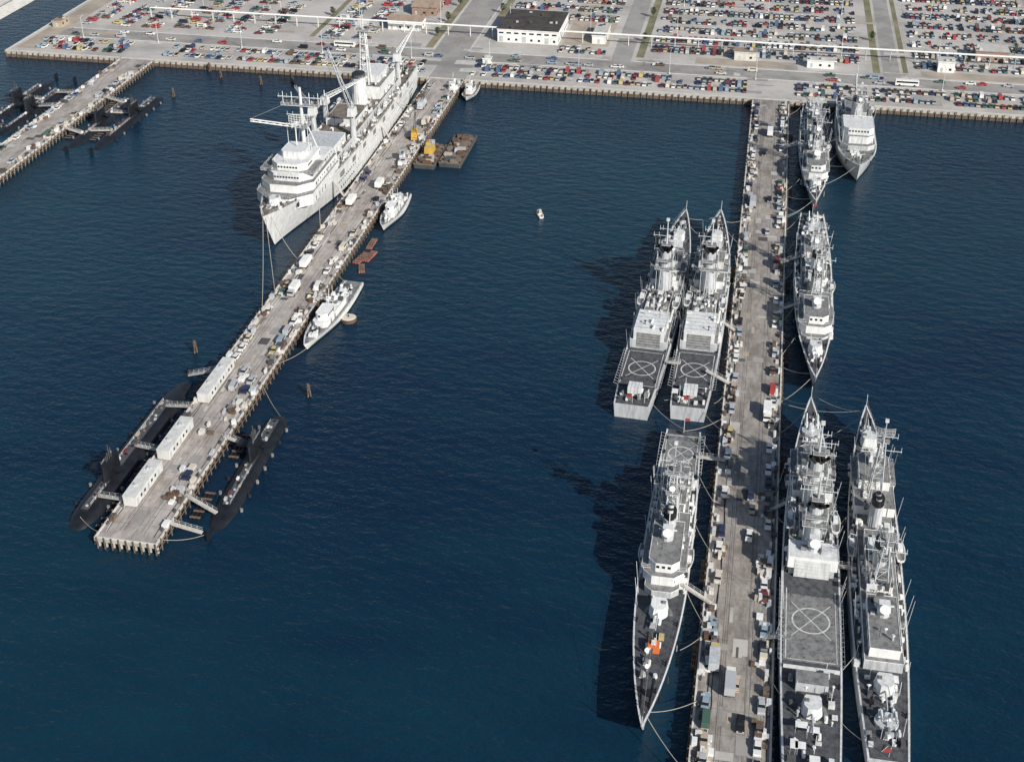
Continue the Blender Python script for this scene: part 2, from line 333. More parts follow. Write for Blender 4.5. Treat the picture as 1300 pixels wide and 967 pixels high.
def common(D,L,dx,wx,b0=-.49,b1=.485,gap=None):
    n=40
    for s in(-1,1):
        pts=[]
        for i in range(n+1):
            x=L*(b0+(b1-b0)*i/n); pts.append((x,s*max(.1,wx(x)-.12),dx(x)))
        D.rail(pts,1.05,step=2.4)
    for f in(-.46,-.4,-.25,0,.2,.32,.40,.44):
        x=f*L
        for s in(-1,1):
            y=s*(wx(x)-.8)
            if abs(y)>.6:
                for d in(-.4,.4): D.cyl((x+d,y,dx(x)-.1),(x+d,y,dx(x)+.7),.2,.24,8,'black_paint_and_shade')
    for s in(-1,1):
        x=.36*L; D.cyl((x,s*1.3,dx(x)-.1),(x,s*1.3,dx(x)+.9),.55,.45,10,'haze_light'); D.beam((x,s*1.3,dx(x)+.25),(x+.09*L,s*.9,dx(x+.09*L)+.15),.12,'black_paint_and_shade')
        xa=.40*L; D.cb(xa,s*(wx(xa)+.05),dx(xa)-2.4,1.3,.35,1.6,'black_paint_and_shade')
        for i in range(9):
            x=L*(-.4+i*.09); D.cb(x,s*(wx(x)-.01),1.1,.25,.12,R.uniform(1.2,2.2),R.choice(['rust','steel_dark','haze_light']))
    for i in range(10):
        x=L*R.uniform(-.3,.3); s=R.choice((-1,1)); D.beam((x,s*wx(x)*.9,dx(x)),(x+R.uniform(-1,1),s*wx(x)*1.05,dx(x)+R.uniform(6,10)),.05,'haze_light',3)
    D.beam((L*.492,0,dx(L*.49)),(L*.5,0,dx(L*.49)+3.5),.08,'haze_light'); D.beam((-L*.492,0,dx(-L*.49)),(-L*.50,0,dx(-L*.49)+4),.08,'haze_light')
    D.cb(-L*.505,.75,dx(-L*.5)+3,.06,1.4,.9,'c_red')
    D.beam((L*.49,0,dx(L*.49)+2),(L*.1,0,dx(0)+22),.03,'rope',3)
def finish(name,loc,rz,parts):
    e=empty(name,loc,rz)
    for k,b in parts.items():
        if b.v: b.obj(k,e)
    return e
UP=math.pi/2; DN=-math.pi/2
def frigate(loc,rz,seed):
    global R; R=random.Random(seed)
    L=132;B=14
    H,dx,wx=hull(L,B,4.8,9,.76); S=Bd();M=Bd();W=Bd();D=Bd();K=Bd()
    z=dx(0)
    house(S,-33,30,11.6,z-.3,z+2.7,ch=2.5); z1=z+2.7
    house(S,4,27,9.6,z1,z1+2.6,'haze_light',ch=2); house(S,11,25,11.8,z1+2.6,z1+2.9,'haze_grey'); house(S,13,24,8.4,z1+2.9,z1+5.5,'haze_light','deck_mid',1.6,0,z1+4)
    director(S,17,z1+5.5); plat(S,20,z1+2.9,5,11.4); S.cb(21,4.8,z1+3.2,1,1,1.3,'haze_light'); S.cb(21,-4.8,z1+3.2,1,1,1.3,'haze_light')
    mack(M,3,z1,25); tripod(M,11,z1+2.6,13,False,False); lattice(M,-6,z1+2,9,1.8,1,.12)
    house(S,-19,-3,7.5,z1,z1+2.2,'haze_light'); 
    house(S,-33,-19.5,9.6,z1,z1+3.4,'haze_light','haze_light')
    for i in range(6): S.cb(-31.5+i*2.3,0,z1+3.4,.35,9.8,.22,'haze_grey')
    S.cb(-33.06,0,z+.4,.1,7.4,4.9,'deck_mid')
    for i in range(5): S.cb(-33.12,0,z+.8+i*.95,.1,7.2,.1,'haze_grey')
    for s in(-1,1): davit(D,-9,s*4.6,s,z1-.2)
    for s in(-1,1):
        for i in range(6): D.cyl((-20+i*1.6,s*5.1,z1+.5),(-18.9+i*1.6,s*5.1,z1+.5),.36,.36,8,'white_paint')
    gun(W,43,dx(43)); asroc(W,34,dx(34)); bpdms(W,-60,dx(-60))
    pad(K,-56,-35,12,z+.02)
    clutter(D,-2,27,-5.2,5.2,z1,26); clutter(D,-18,-4,-3.4,3.4,z1+2.2,18); clutter(D,-30,28,-6.5,-5.9,z,16); clutter(D,-30,28,5.9,6.5,z,16)
    clutter(D,30,40,-4,4,dx,10); clutter(D,-65,-57,-4.5,4.5,z,12); clutter(D,5,12,-4,4,z1+2.6,8); clutter(D,48,58,-1.4,1.4,dx,5)
    clutter(D,-32,-20,-4.4,4.4,z1+3.5,4)
    common(D,L,dx,wx)
    return finish('frigate',loc,rz,dict(hull=H,superstructure=S,masts_and_radars=M,weapons=W,deck_fittings=D,flight_deck_markings=K))
def destroyer(loc,rz,seed,L=124,B=13,name='destroyer',aftpad=False,aftgun=True,foregun=.36,tarp=False,b0=.16,b1=.30,orange=None,dk='deck_grey',white=False):
    global R; R=random.Random(seed)
    H,dx,wx=hull(L,B,4.4,8.4,.66 if not aftpad else .78,deck=dk); S=Bd();M=Bd();W=Bd();D=Bd();K=Bd(); z=dx(-.1*L)
    zf=dx(b1*L); f=lambda a:a*L; wp='white_paint' if white else 'haze_light'
    house(S,f(-.30),f(b1+.02),B*.66,z-.2,z+2.6,ch=1.8); z1=z+2.6
    house(S,f(b0-.06),f(b1),B*.78,z1,z1+2.5,wp,ch=2.2); house(S,f(b0),f(b1-.015),B*.6,z1+2.5,z1+5,wp,'deck_mid',1.8,0,z1+3.7)
    plat(S,f((b0+b1)/2),z1+2.5,f(b1-b0)*.7,B*.86)
    director(S,f(b0+.06),z1+5)
    tripod(M,f(b0-.02),z1+2,24); stack(S,f(b0-.085),z1,8.5)
    house(S,f(-.12),f(b0-.13),B*.46,z1,z1+2.3,wp); 
    stack(S,f(-.05),z1+1,8); tripod(M,f(-.11),z1+1,17,True,True)
    house(S,f(-.29),f(-.15),B*.52,z1,z1+2.5,wp); director(S,f(-.20),z1+2.5,-1)
    for s in(-1,1): davit(D,f(.01),s*B*.36,s,z+.3)
    if aftgun: gun(W,f(-.345),dx(f(-.345)),-1)
    if aftpad: pad(K,f(-.48),f(-.32),B*.82,z+.02,'deck_mid')
    else: sam(W,f(-.42),dx(f(-.42)),-1)
    if foregun: gun(W,f(foregun),dx(f(foregun)),1,'white_paint' if orange else 'haze_light')
    W2=f(.02); asroc(W,W2-4,z1+.1)
    if orange:
        x=f(orange); D.cb(x,0,dx(x)-.1,3.0,3.0,1.9,'orange_paint','orange_paint',.3); D.cb(x,0,dx(x)+1.8,1.2,1.0,.5,'c_white'); D.cb(x-4,1.5,dx(x-4)-.05,1.4,1.2,1.1,'c_yellow')
    clutter(D,f(-.28),f(b1),-B*.31,B*.31,z1,44); clutter(D,f(-.28),f(b0),-B*.2,B*.2,z1+2.4,22)
    clutter(D,f(-.30),f(b1),-B*.44,-B*.36,z,22); clutter(D,f(-.30),f(b1),B*.36,B*.44,z,22); clutter(D,f(b1+.03),f(.42),-2,2,dx,16)
    if not aftpad: clutter(D,f(-.48),f(-.31),-B*.3,B*.3,z,20)
    else: clutter(D,f(-.31),f(-.29),-B*.35,B*.35,z,6)
    common(D,L,dx,wx)
    return finish(name,loc,rz,dict(hull=H,superstructure=S,masts_and_radars=M,weapons=W,deck_fittings=D,flight_deck_markings=K))
def cruiser(loc,rz,seed):
    global R; R=random.Random(seed); L=150;B=14
    H,dx,wx=hull(L,B,5.4,9.6,.78); S=Bd();M=Bd();W=Bd();D=Bd();K=Bd(); z=dx(-10)
    house(S,-1,50,10.8,z-.2,z+3,ch=2.5); z1=z+3
    house(S,26,46,10.2,z1,z1+2.6,'haze_light',ch=2.4); house(S,32,44,11.6,z1+2.6,z1+2.9); house(S,33,43,8.4,z1+2.9,z1+5.6,'haze_light','deck_mid',1.8,0,z1+4.1)
    director(S,36,z1+5.6); mack(M,24,z1,25); mack(M,9,z1,20,False); house(S,10,21,6.6,z1,z1+2.4,'white_paint'); tripod(M,30,z1+2.6,15,False,True)
    house(S,-2,4.5,11.8,z1-.05,z1+3.2,'white_paint','haze_light'); S.cb(-2.06,0,z+.4,.1,8.4,5.2,'haze_light')
    for i in range(5): S.cb(-2.12,0,z+.9+i*1,.08,8,.1,'haze_grey')
    S.cb(1,-3,z1+3.2,2,2.4,1.2,'haze_grey'); S.cb(1.5,2.4,z1+3.2,1.4,1.4,.9,'deck_mid'); director(S,2.0,z1+3.2,-1)
    for s in(-1,1): davit(D,15,s*4.4,s,z1-.1)
    pad(K,-31,-3,12.6,z+.02,'deck_mid')
    S.cb(-33.2,0,z-.2,.5,12.4,.9,'haze_light')
    gun(W,-46,dx(-46),-1); sam(W,58,dx(58)); S.cb(-38,0,z-.1,4,7,2.4,'haze_grey','deck_mid')
    clutter(D,8,48,-5,5,z1,52); clutter(D,-70,-34,-5,5,z,30); clutter(D,50,66,-2,2,dx,10); clutter(D,12,20,-3,3,z1+2.4,10)
    clutter(D,28,45,-5,5,z1+2.6,16)
    for s in(-1,1): clutter(D,0,46,s*5.9-.4,s*5.9+.4,z,18)
    common(D,L,dx,wx)
    return finish('guided_missile_cruiser',loc,rz,dict(hull=H,superstructure=S,masts_and_radars=M,weapons=W,deck_fittings=D,flight_deck_markings=K))
def auxiliary(loc,rz):
    global R; R=random.Random(55); L=88;B=16.5
    H,dx,wx=hull(L,B,6.4,9.5,.8,2.8,5,'haze_grey','deck_mid',.6); S=Bd();M=Bd();D=Bd(); z=dx(0)
    house(S,-30,24,14,z-.2,z+3,ch=3); z1=z+3; house(S,-4,21,12.5,z1,z1+3,'haze_light',ch=2.5); house(S,4,19,12.5,z1+3,z1+5.8,'haze_light','haze_light',2,0,z1+4.3)
    house(S,-28,-9,9,z1,z1+2.8); stack(S,-8,z1+2,8,6,5); tripod(M,4,z1+5.8,14); 
    for s in(-1,1): davit(D,-16,s*6,s,z1)
    S.cyl((-22,0,z1+2.8),(-22,0,z1+7),.8,.7,8,'haze_light'); S.beam((-22,0,z1+6.5),(-36,0,z1+11),.3,'haze_light')
    clutter(D,-28,22,-6.5,6.5,z1,30); clutter(D,26,36,-3,3,dx,10); clutter(D,-42,-31,-5,5,z,12); common(D,L,dx,wx)
    return finish('supply_ship',loc,rz,dict(hull=H,superstructure=S,masts_and_radars=M,deck_fittings=D))
def tender(loc,rz):
    global R; R=random.Random(21); L=186;B=24
    H,dx,wx=hull(L,B,11,16,.82,2.6,9,'haze_light','deck_brown',.62,.45); S=Bd();M=Bd();D=Bd();C=Bd(); z=dx(0)
    for s in(-1,1):
        for zz in(4.2,7.2):
            for i in range(60):
                x=-80+i*2.3
                if x<40 and R.random()<.8: S.cb(x,s*(wx(x)-.02-(11-zz)*.012),zz,.45,.2,.45,'glass_dark')
        for i in range(8): x=-70+i*15; S.cb(x,s*(wx(x)-.05),8.8,4,.3,2.0,'deck_mid')
    house(S,36,76,22,z-.2,z+4,'haze_light','deck_mid',7); z1=z+4
    S.rail([(37,-10.8,z1),(68,-10.8,z1),(75,-4,z1),(75,4,z1),(68,10.8,z1),(37,10.8,z1)])
    house(S,36,70,20.5,z1,z1+3,'white_paint','deck_mid',5); house(S,38,66,18,z1+3,z1+6,'haze_light','haze_light',4,0,z1+4.2)
    plat(S,58,z1+6,13,21); house(S,46,64,14,z1+6,z1+9,'white_paint','haze_light',3,0,z1+7.4); house(S,48,58,9,z1+9,z1+11.5,'haze_light','haze_light',1)
    for zz in(z1+1.2,z1+4.2):
        for i in range(10): 
            for s in(-1,1): S.cb(39+i*2.6,s*((20.5 if zz<z1+3 else 18)/2+.02),zz,.7,.1,.7,'glass_dark')
    M.cyl((44,0,z1+6),(44,0,z1+32),.9,.5,10,'haze_light')
    for s in(-1,1): M.beam((40,s*4,z1+6),(44,0,z1+22),.35,'haze_light',6)
    plat(M,45,z1+17,5,6); plat(M,44,z1+25,3,15,'haze_light'); radar(M,47,0,z1+17.4,8,3.4,.3,'white_paint'); yard(M,44,z1+28,18,.25); yard(M,44,z1+21,12,.2)
    for y in(-7,-3.5,3.5,7): M.beam((44,y,z1+25),(44,y,z1+30),.14,'white_paint')
    M.beam((52,0,z1+12),(52,0,z1+19),.3,'haze_light'); radar(M,52,0,z1+18,4,1.5,1.2)
    M.beam((50,4,z1+9),(50,4,z1+20),.12,'haze_light'); M.beam((50,-4,z1+9),(50,-4,z1+20),.12,'haze_light')
    # derrick boom topped up and swung out to the seaward side, hung from the foremast
    for dy_ in(0,.9): C.beam((47,-1,z1+17+dy_),(49,-19,z1+19+dy_),.26,'white_paint')
    for i in range(7): C.beam((47+i*.28,-1-i*2.57,z1+17+i*.28),(47.28+i*.28,-3.57-i*2.57,z1+18.2+i*.28),.12,'white_paint',3)
    C.beam((44,0,z1+28),(49,-19,z1+20),.06,'rope',3)
    house(S,-66,34,17,z-.2,z+3.2,'haze_grey','deck_brown'); zz=z+3.2
    house(S,14,32,14,zz,zz+3.5,'haze_light','haze_grey'); house(S,-20,-2,13,zz,zz+3,'haze_light','deck_brown'); house(S,-62,-36,15,zz,zz+5.5,'haze_light','deck_mid'); house(S,-58,-42,11,zz+5.5,zz+8.5,'haze_light','haze_light')
    n=16; P=[(-30+4.5*math.cos(2*math.pi*i/n),3.4*math.sin(2*math.pi*i/n)) for i in range(n)]
    S.prism(P,zz,zz+12,'haze_light','haze_light',.85); P2=[(-30+3.83*math.cos(2*math.pi*i/n),2.89*math.sin(2*math.pi*i/n)) for i in range(n)]; S.prism(P2,zz+12.01,zz+13.6,'steel_dark','black_paint_and_shade',.97)
    lattice(M,-40,zz+5.5,24,4,2,.25,'haze_light'); plat(M,-40,zz+29.5,4,6,'haze_light'); radar(M,-40,0,zz+29.8,6,2.6,.6,'white_paint'); yard(M,-40,zz+24,12,.2); M.cyl((-40,0,zz+29),(-40,0,zz+38),.3,.15,6,'haze_light')
    for x,y,ang,el,l,h in((8,8.5,-2.2,1.0,26,9),(-8,-8.5,2.4,.25,20,7),(8,-8.5,-2.5,.12,22,8),(-66,7.5,2.9,.5,20,8)):
        C.cyl((x,y,zz-3),(x,y,zz+h),1.4,1.1,12,'haze_grey'); C.cb(x,y,zz+h,4.2,3.2,3.4,'haze_light','haze_grey',.3)
        d=Vector((math.cos(ang)*math.cos(el),math.sin(ang)*math.cos(el),math.sin(el))); p=Vector((x,y,zz+h+2)); q=Vector((-d.y,d.x,0)).normalized()
        for s in(-1,1): C.beam(p+q*s*1.0,p+d*l+q*s*.3,.22,'haze_light'); C.beam(p+q*s*1.0+Vector((0,0,1.6)),p+d*l+q*s*.3+Vector((0,0,.3)),.16,'haze_grey')
        for i in range(12):
            a=p+d*l*i/12; e=p+d*l*(i+1)/12; w=1-.7*i/12; C.beam(a+q*w,e-q*w,.08,'haze_grey',3); C.beam(a+q*w,e+q*w+Vector((0,0,1.2)),.08,'haze_grey',3); C.beam(a-q*w,e-q*w+Vector((0,0,1.2)),.08,'haze_grey',3)
        C.beam(p+Vector((0,0,4)),p+d*l,.06,'black_paint_and_shade',3); C.beam(p,p+Vector((0,0,4)),.2,'haze_light'); C.beam(p+d*l,p+d*l-Vector((0,0,l*.4)),.05,'black_paint_and_shade',3)
    for s in(-1,1):
        for x in(26,-24,-34): davit(D,x,s*9.4,s,z)
    gun(D,80,dx(80)-.1)
    clutter(D,-62,32,-8,8,zz,90); clutter(D,-64,34,-11.5,-9,z,40); clutter(D,-64,34,9,11.5,z,40); clutter(D,-90,-68,-8,8,z,34); clutter(D,40,66,-8,8,z1+6,20); clutter(D,-60,-38,-6,6,zz+5.5,16); clutter(D,76,86,-4,4,dx,8)
    common(D,L,dx,wx)
    return finish('submarine_tender',loc,rz,dict(hull=H,superstructure=S,masts_and_radars=M,cranes=C,deck_fittings=D))
def submarine(loc,rz,L=85,sail=.12,r=4.3):
    b=Bd(); N=36;K=16; vs=[]
    for i in range(N+1):
        t=i/N; x=-L/2+L*t
        if t>.85: q=math.sqrt(max(.0004,1-((t-.85)/.15)**2))
        elif t<.3: q=max(.03,1-((.3-t)/.3)**2.0*.9)
        else: q=1
        for j in range(K):
            a=2*math.pi*j/K; y=math.cos(a)*r*q; z=math.sin(a)*r*q
            if z>r*.8*q: z=r*.8*q+(z-r*.8*q)*.35
            vs.append((x,y,z-2.2))
    fs=[(i*K+j,(i+1)*K+j,(i+1)*K+(j+1)%K,i*K+(j+1)%K) for i in range(N) for j in range(K)]+[tuple(range(K)),tuple(range(N*K,N*K+K))]
    b.add(vs,fs,'sub_black')
    e=empty('submarine',loc,rz); b.obj('pressure_hull',e,True)
    s=Bd(); x=L*sail; n=18
    P=[(x+5*math.cos(2*math.pi*i/n),1.25*math.sin(2*math.pi*i/n)*(1.15 if math.cos(2*math.pi*i/n)>0 else .8)) for i in range(n)]
    s.prism(P,.6,7.0,'sub_black','sub_black',.92); s.box(x-.5,x+2.4,-5,5,4.4,4.7,'sub_black'); 
    for k,h in((-1,3),(0,4.4),(1,2.6),(1.8,1.8)): s.beam((x+k,0,6.9),(x+k,0,6.9+h),.16,'steel_dark',6)
    s.rail([(x-2.5,-.7,7.0),(x+3.5,-.7,7.0)],.8); s.obj('sail',e)
    d=Bd(); d.box(-L*.472,-L*.428,-.25,.25,-2,2.6,'sub_black',None,.5,.05)
    top=r*.87-2.2
    d.box(-L*.25,L*.4,-1.3,1.3,top-.35,top+.28,'sub_black','deck_grey',.2)
    for i in range(14):
        xx=-L*.24+i*L*.62/13
        if abs(xx-x)>5.5: d.cyl((xx,0,top+.2),(xx,0,top+.5),.45,.4,10,R.choice(['deck_mid','sub_black','haze_grey']))
    for i in range(12): 
        xx=-L*.22+i*L*.05
        if abs(xx-x)>5.5: d.cb(xx,R.choice([-.8,.8]),top+.2,R.uniform(.5,1.6),.6,R.uniform(.4,1.2),R.choice(['haze_grey','white_paint','c_maroon','deck_mid','c_tan','steel_dark']))
    d.rail([(-L*.24,-1.05,top+.25),(x-6,-1.05,top+.25)],.9,r=.05); d.rail([(x+6,1.05,top+.25),(L*.38,1.05,top+.25)],.9,r=.05)
    for s_ in(-1,1):
        for i in range(7): d.cyl((-L*.25+i*L*.1,s_*r*.99,-.5),(-L*.25+i*L*.1,s_*r*.99,.9),.45,.45,8,R.choice(['rubber','deck_mid']))
    d.obj('deck_fittings',e)
def smallship(name,loc,rz,L,B,paint='white_paint',gunf=False):
    global R; R=random.Random(int(L*7)); H,dx,wx=hull(L,B,1.9,3.6,.8,2.3,2.5,paint,'deck_mid',.5,.3); S=Bd(); z=dx(0)
    house(S,-.2*L,.22*L,B*.62,z-.15,z+2.2,paint,'haze_light',B*.14); house(S,.02*L,.18*L,B*.5,z+2.2,z+4.3,'white_paint','white_paint',B*.12,0,z+3.2)
    M=Bd(); M.cyl((.02*L,0,z+4.2),(.0*L,0,z+9.5),.16,.09,6,'haze_light'); M.beam((.01*L,-1.8,z+7.5),(.01*L,1.8,z+7.5),.07,'haze_light'); M.cb(.012*L,0,z+6.4,.4,1.9,.3,'white_paint'); dish(M,.03*L,0,z+6.2,.4)
    S.cyl((-.1*L,0,z+2.2),(-.12*L,0,z+4),B*.09,B*.08,10,paint,True,'black_paint_and_shade')
    D=Bd(); boat(D,-.3*L,0,z+.3,min(5,L*.15),1.6,'haze_light'); clutter(D,-.44*L,-.22*L,-B*.3,B*.3,z,12); clutter(D,.25*L,.36*L,-B*.15,B*.15,dx,5); clutter(D,-.18*L,0,-B*.25,B*.25,z+2.2,9)
    for s in(-1,1): D.rail([(L*(-.47+.93*i/14),s*max(.05,wx(L*(-.47+.93*i/14))-.1),dx(L*(-.47+.93*i/14))) for i in range(15)],.9)
    if gunf: D.cyl((.3*L,0,dx(.3*L)),(.3*L,0,dx(.3*L)+1.2),.8,.6,8,'haze_grey'); D.beam((.3*L,0,dx(.3*L)+1.1),(.3*L+3,0,dx(.3*L)+1.6),.12,'haze_grey')
    return finish(name,loc,rz,dict(hull=H,deckhouse=S,mast=M,deck_fittings=D))
def tug(loc,rz,L=19,B=6):
    global R; R=random.Random(int(L*3+loc[0])); H,dx,wx=hull(L,B,1.5,2.8,.8,2.6,1.2,'haze_grey','deck_brown',.6,.1); S=Bd(); z=dx(0)
    house(S,-.2*L,.25*L,B*.6,z-.1,z+2.1,'haze_light','deck_mid',.8); house(S,.06*L,.22*L,B*.5,z+2.1,z+4.3,'white_paint','haze_light',.6,0,z+3.2)
    S.cyl((-.08*L,0,z+2.1),(-.1*L,0,z+5),.7,.6,10,'haze_light',True,'black_paint_and_shade'); S.beam((.05*L,0,z+4.3),(.03*L,0,z+8.5),.1,'haze_light')
    for s in(-1,1):
        for i in range(7): x=L*(-.4+i*.12); S.cyl((x-.1,s*(wx(x)+.12),1),(x+.1,s*(wx(x)+.12),1.0),.5,.5,8,'rubber')
    return finish('tugboat',loc,rz,dict(hull=H,deckhouse=S))
# ------------------------------------------------------------------ build ships
frigate((-23.4,392,0),UP-.045,11)
frigate((-8.7,394,0),UP-.018,12)
destroyer((-10.2,257,0),DN-.0,13,118,12.4,'destroyer',True,False,.17,False,-.06,.10,.28,white=True)
destroyer((27.6,536,0),DN,14,120,12.4)
destroyer((26.6,409,0),DN,15,127,13,'destroyer',b0=.14,b1=.27,white=True)
cruiser((25,258,0),UP,16)
destroyer((40.8,268,0),UP,17,131,13,'destroyer',b0=.17,b1=.29,white=True)
auxiliary((45,556,0),DN)
tender((-169,500,0),DN)
submarine((-128,278,0),UP+.02,64,.12,4.2)
submarine((-163.6,286,0),DN,84,.20,4.7)
submarine((-277,522,0),UP,78,.1); submarine((-288.5,520,0),UP,74,.0)
submarine((-326.5,535,0),DN,78,.1); submarine((-338,540,0),DN,74,.05); submarine((-290,394,0),UP,78,.2)
smallship('torpedo_retriever',(-131.8,367,0),DN-.05,48,8.2)
smallship('patrol_boat',(-132.6,450,0),DN,34,7,'haze_light',True)
tug((-141,590,0),DN,20); tug((-132.5,589,0),DN,22,6.5)
# ------------------------------------------------------------------ barges, floats, buoys
def barge(loc,L,B,cargo=True,crane=False):
    e=empty('crane_barge' if crane else 'deck_barge',loc,UP); b=Bd()
    P=[(-L/2,-B/2+.5),(-L/2+.5,-B/2),(L/2-.5,-B/2),(L/2,-B/2+.5),(L/2,B/2-.5),(L/2-.5,B/2),(-L/2+.5,B/2),(-L/2,B/2-.5)]
    b.prism(P,-.8,1.7,'steel_dark','deck_brown',1.01)
    for s in(-1,1): b.box(-L/2+.6,L/2-.6,s*B/2-.15,s*B/2+.15,1.2,1.95,'timber')
    for i in range(6):
        x=-L/2+1.5+i*(L-3)/5
        for s in(-1,1): b.cyl((x,s*(B/2-.7),1.7),(x,s*(B/2-.7),2.4),.2,.25,8,'black_paint_and_shade')
    b.obj('hull',e); d=Bd()
    if cargo:
        for i in range(int(L/1.5)):
            x=-L/2+2+i*1.45; d.cb(x,R.uniform(-B*.3,B*.3),1.7,R.uniform(.8,2.6),R.uniform(1,B*.4),R.uniform(.3,1.6),R.choice(['steel_dark','timber','rust','haze_grey','concrete','deck_brown','rust','timber']))
        d.obj('cargo',e)
    if crane:
        c=Bd(); c.cyl((0,0,1.7),(0,0,3),1.7,1.6,12,'steel_dark'); c.box(-3,2.2,-1.9,1.9,3,5.8,'yellow_paint','c_yellow',.2); c.box(.6,2.4,.6,2.0,3.2,6.6,'yellow_paint'); c.cb(2.42,1.3,4.8,.06,1.1,1.3,'glass_dark')
        p=Vector((2,0,3.6)); t=Vector((9,3.5,14))
        for s in(-.6,.6): c.beam(p+Vector((0,s,0)),t+Vector((0,s*.4,0)),.12,'rust'); c.beam(p+Vector((-.7,s,.7)),t+Vector((-.3,s*.4,.3)),.1,'rust')
        for i in range(9):
            a=p.lerp(t,i/9);g=p.lerp(t,(i+1)/9); c.beam(a+Vector((0,.6,0)),g+Vector((0,-.5,0)),.07,'rust',3)
        c.beam((-2,0,8),t,.05,'black_paint_and_shade',3); c.beam((-2,-.6,5.6),(-2,0,8),.12,'yellow_paint'); c.beam(t,t-Vector((0,0,9)),.05,'black_paint_and_shade',3); c.cb(t.x,t.y,5,.7,.7,.9,'steel_dark')
        c.obj('crane',e)
barge((-122.3,517,0),33,9.6); barge((-132.6,509,0),24,9,True,True)
def float_(loc,l,w,rz=UP,mat='red_float'):
    b=Bd(); 
    for k in(-1,0,1): b.box(-l/2,l/2,k*w*.36-w*.12,k*w*.36+w*.12,-.3,.55,mat)
    for i in range(5): b.box(-l/2+.3+i*(l-1.2)/4,-l/2+.9+i*(l-1.2)/4,-w/2,w/2,.55,.8,'timber')
    o=b.obj('work_float'); o.location=loc; o.rotation_euler=(0,0,rz)
float_((-134.5,412,0),9,2.6,UP-.2);float_((-131.8,414,0),8,2.4,UP-.15);float_((-134,424,0),8,2.2);float_((-132,404,0),6,2.2,UP+.3)
for y in(262,290): float_((-134.4,y,0),12,3,UP,'sub_black')
for y in(255,275,295,315): float_((-157.3,y,0),14,2.6,UP,'sub_black')
for y in(505,540):
    for x in(-294.6,-282.8,-319.5,-332.3): float_((x,y,0),11,3,UP,'sub_black')
for x,ys in ((-.9,(360,400,425,230,260,300)),(19,(230,270,310,370,420,500,560))):
    for y in ys: float_((x if x<0 else 18.6,y,0),9,1.3,UP,'timber')
def mooring_buoy(x,y,r=2.2):
    b=Bd(); b.cyl((0,0,-.6),(0,0,1.3),r,r,20,'rust','c_white'); b.cyl((0,0,1.3),(0,0,1.5),r*.97,r*.6,20,'c_cream'); b.cyl((0,0,1.5),(0,0,2.4),.25,.2,8,'steel_dark'); ring(b,0,0,1.0,r,r+.25,'timber',20)
    o=b.obj('mooring_buoy'); o.location=(x,y,0)
mooring_buoy(-125.6,367,2.6)
def dolphin_pile(x,y):
    b=Bd()
    for a in range(4): t=a*1.57; b.cyl((.7*math.cos(t),.7*math.sin(t),-1),(.25*math.cos(t),.25*math.sin(t),4.2),.28,.25,8,'timber')
    b.cyl((0,0,3.2),(0,0,3.6),.7,.7,8,'steel_dark'); o=b.obj('dolphin_piles'); o.location=(x,y,0)
for p in((-268,598),(-259,590),(-236,584),(-222,590),(-271,560),(-168,338),(-124,320)): dolphin_pile(*p)
w=Bd(); boat(w,0,0,-.3,6,2.2,'c_white','c_tan'); w.cb(-.4,0,1.4,1.6,1.3,1.1,'c_tan','c_white',.15); w.beam((-.4,0,2.5),(-.4,0,4),.05,'steel_dark')
o=w.obj('motor_launch'); o.location=(-77,461,0); o.rotation_euler=(0,0,2)
# ------------------------------------------------------------------ water, land
b=Bd(); b.add([(-9000,-3000,0),(9000,-3000,0),(9000,14000,0),(-9000,14000,0)],[(0,1,2,3)],'water'); b.obj('water')
b=Bd(); QY=601; X0=-379
b.add([(X0,QY+.0,3),(9000,QY,3),(9000,14000,3),(X0,14000,3)],[(0,1,2,3)],'lot_paving')
b.obj('ground')
q=Bd(); q.box(X0-1,2500,QY-1,QY+.001,-1.5,3.25,'concrete','concrete_light'); q.box(X0-1,X0+.001,QY+.002,2500,-1.5,3.25,'concrete','concrete_light')
q.box(X0-.8,2500,QY-1.35,QY-1.002,-.8,1.5,'timber','timber')
for i in range(330): 
    x=X0+i*3; q.cyl((x,QY-1.6,-1),(x,QY-1.6,2.6+(i*37%7)*.08),.25,.25,6,'timber')
q.obj('quay_wall')
b=Bd(); 
b.add([(-2500,640,2.2),(-424,640,2.2),(-424,4000,2.2),(-2500,4000,2.2)],[(0,1,2,3)],'grass')
b.add([(-2500,630,-.5),(-414,630,-.5),(-414,4000,-.5),(-424,4000,2.2),(-424,640,2.2),(-2500,640,2.2)],[(0,1,4,5),(1,2,3,4)],'concrete_light')
b.add([(-436,640,2.21),(-425,640,2.21),(-425,4000,2.21),(-436,4000,2.21)],[(0,1,2,3)],'concrete_light')
b.obj('far_shore')
def sheet(b,x0,x1,y0,y1,z,mat): b.add([(x0,y0,z),(x1,y0,z),(x1,y1,z),(x0,y1,z)],[(0,1,2,3)],mat)
r=Bd(); sheet(r,X0+3,900,629,643,3.004,'asphalt_worn'); sheet(r,-163,-146,643.01,1500,3.004,'asphalt_worn'); sheet(r,-156,-138,601.5,628.99,3.004,'asphalt_worn'); sheet(r,62,70,643.01,1500,3.004,'asphalt_worn'); sheet(r,-72,-62,643.01,1500,3.004,'asphalt_worn'); sheet(r,146,156,643.01,1500,3.004,'asphalt_worn')
r.obj('road')
r=Bd()
for i in range(150):
    x=X0+6+i*8; 
    if x<880: sheet(r,x,x+4,635.9,636.1,3.008,'yellow_line')
for i in range(100): sheet(r,-154.6,-154.4,650+i*8,654+i*8,3.008,'yellow_line')
for yy in(629.4,642.5): sheet(r,X0+6,-166,yy,yy+.15,3.008,'paint_line'); sheet(r,-136,880,yy,yy+.15,3.008,'paint_line')
r.obj('road_markings')
g=Bd()
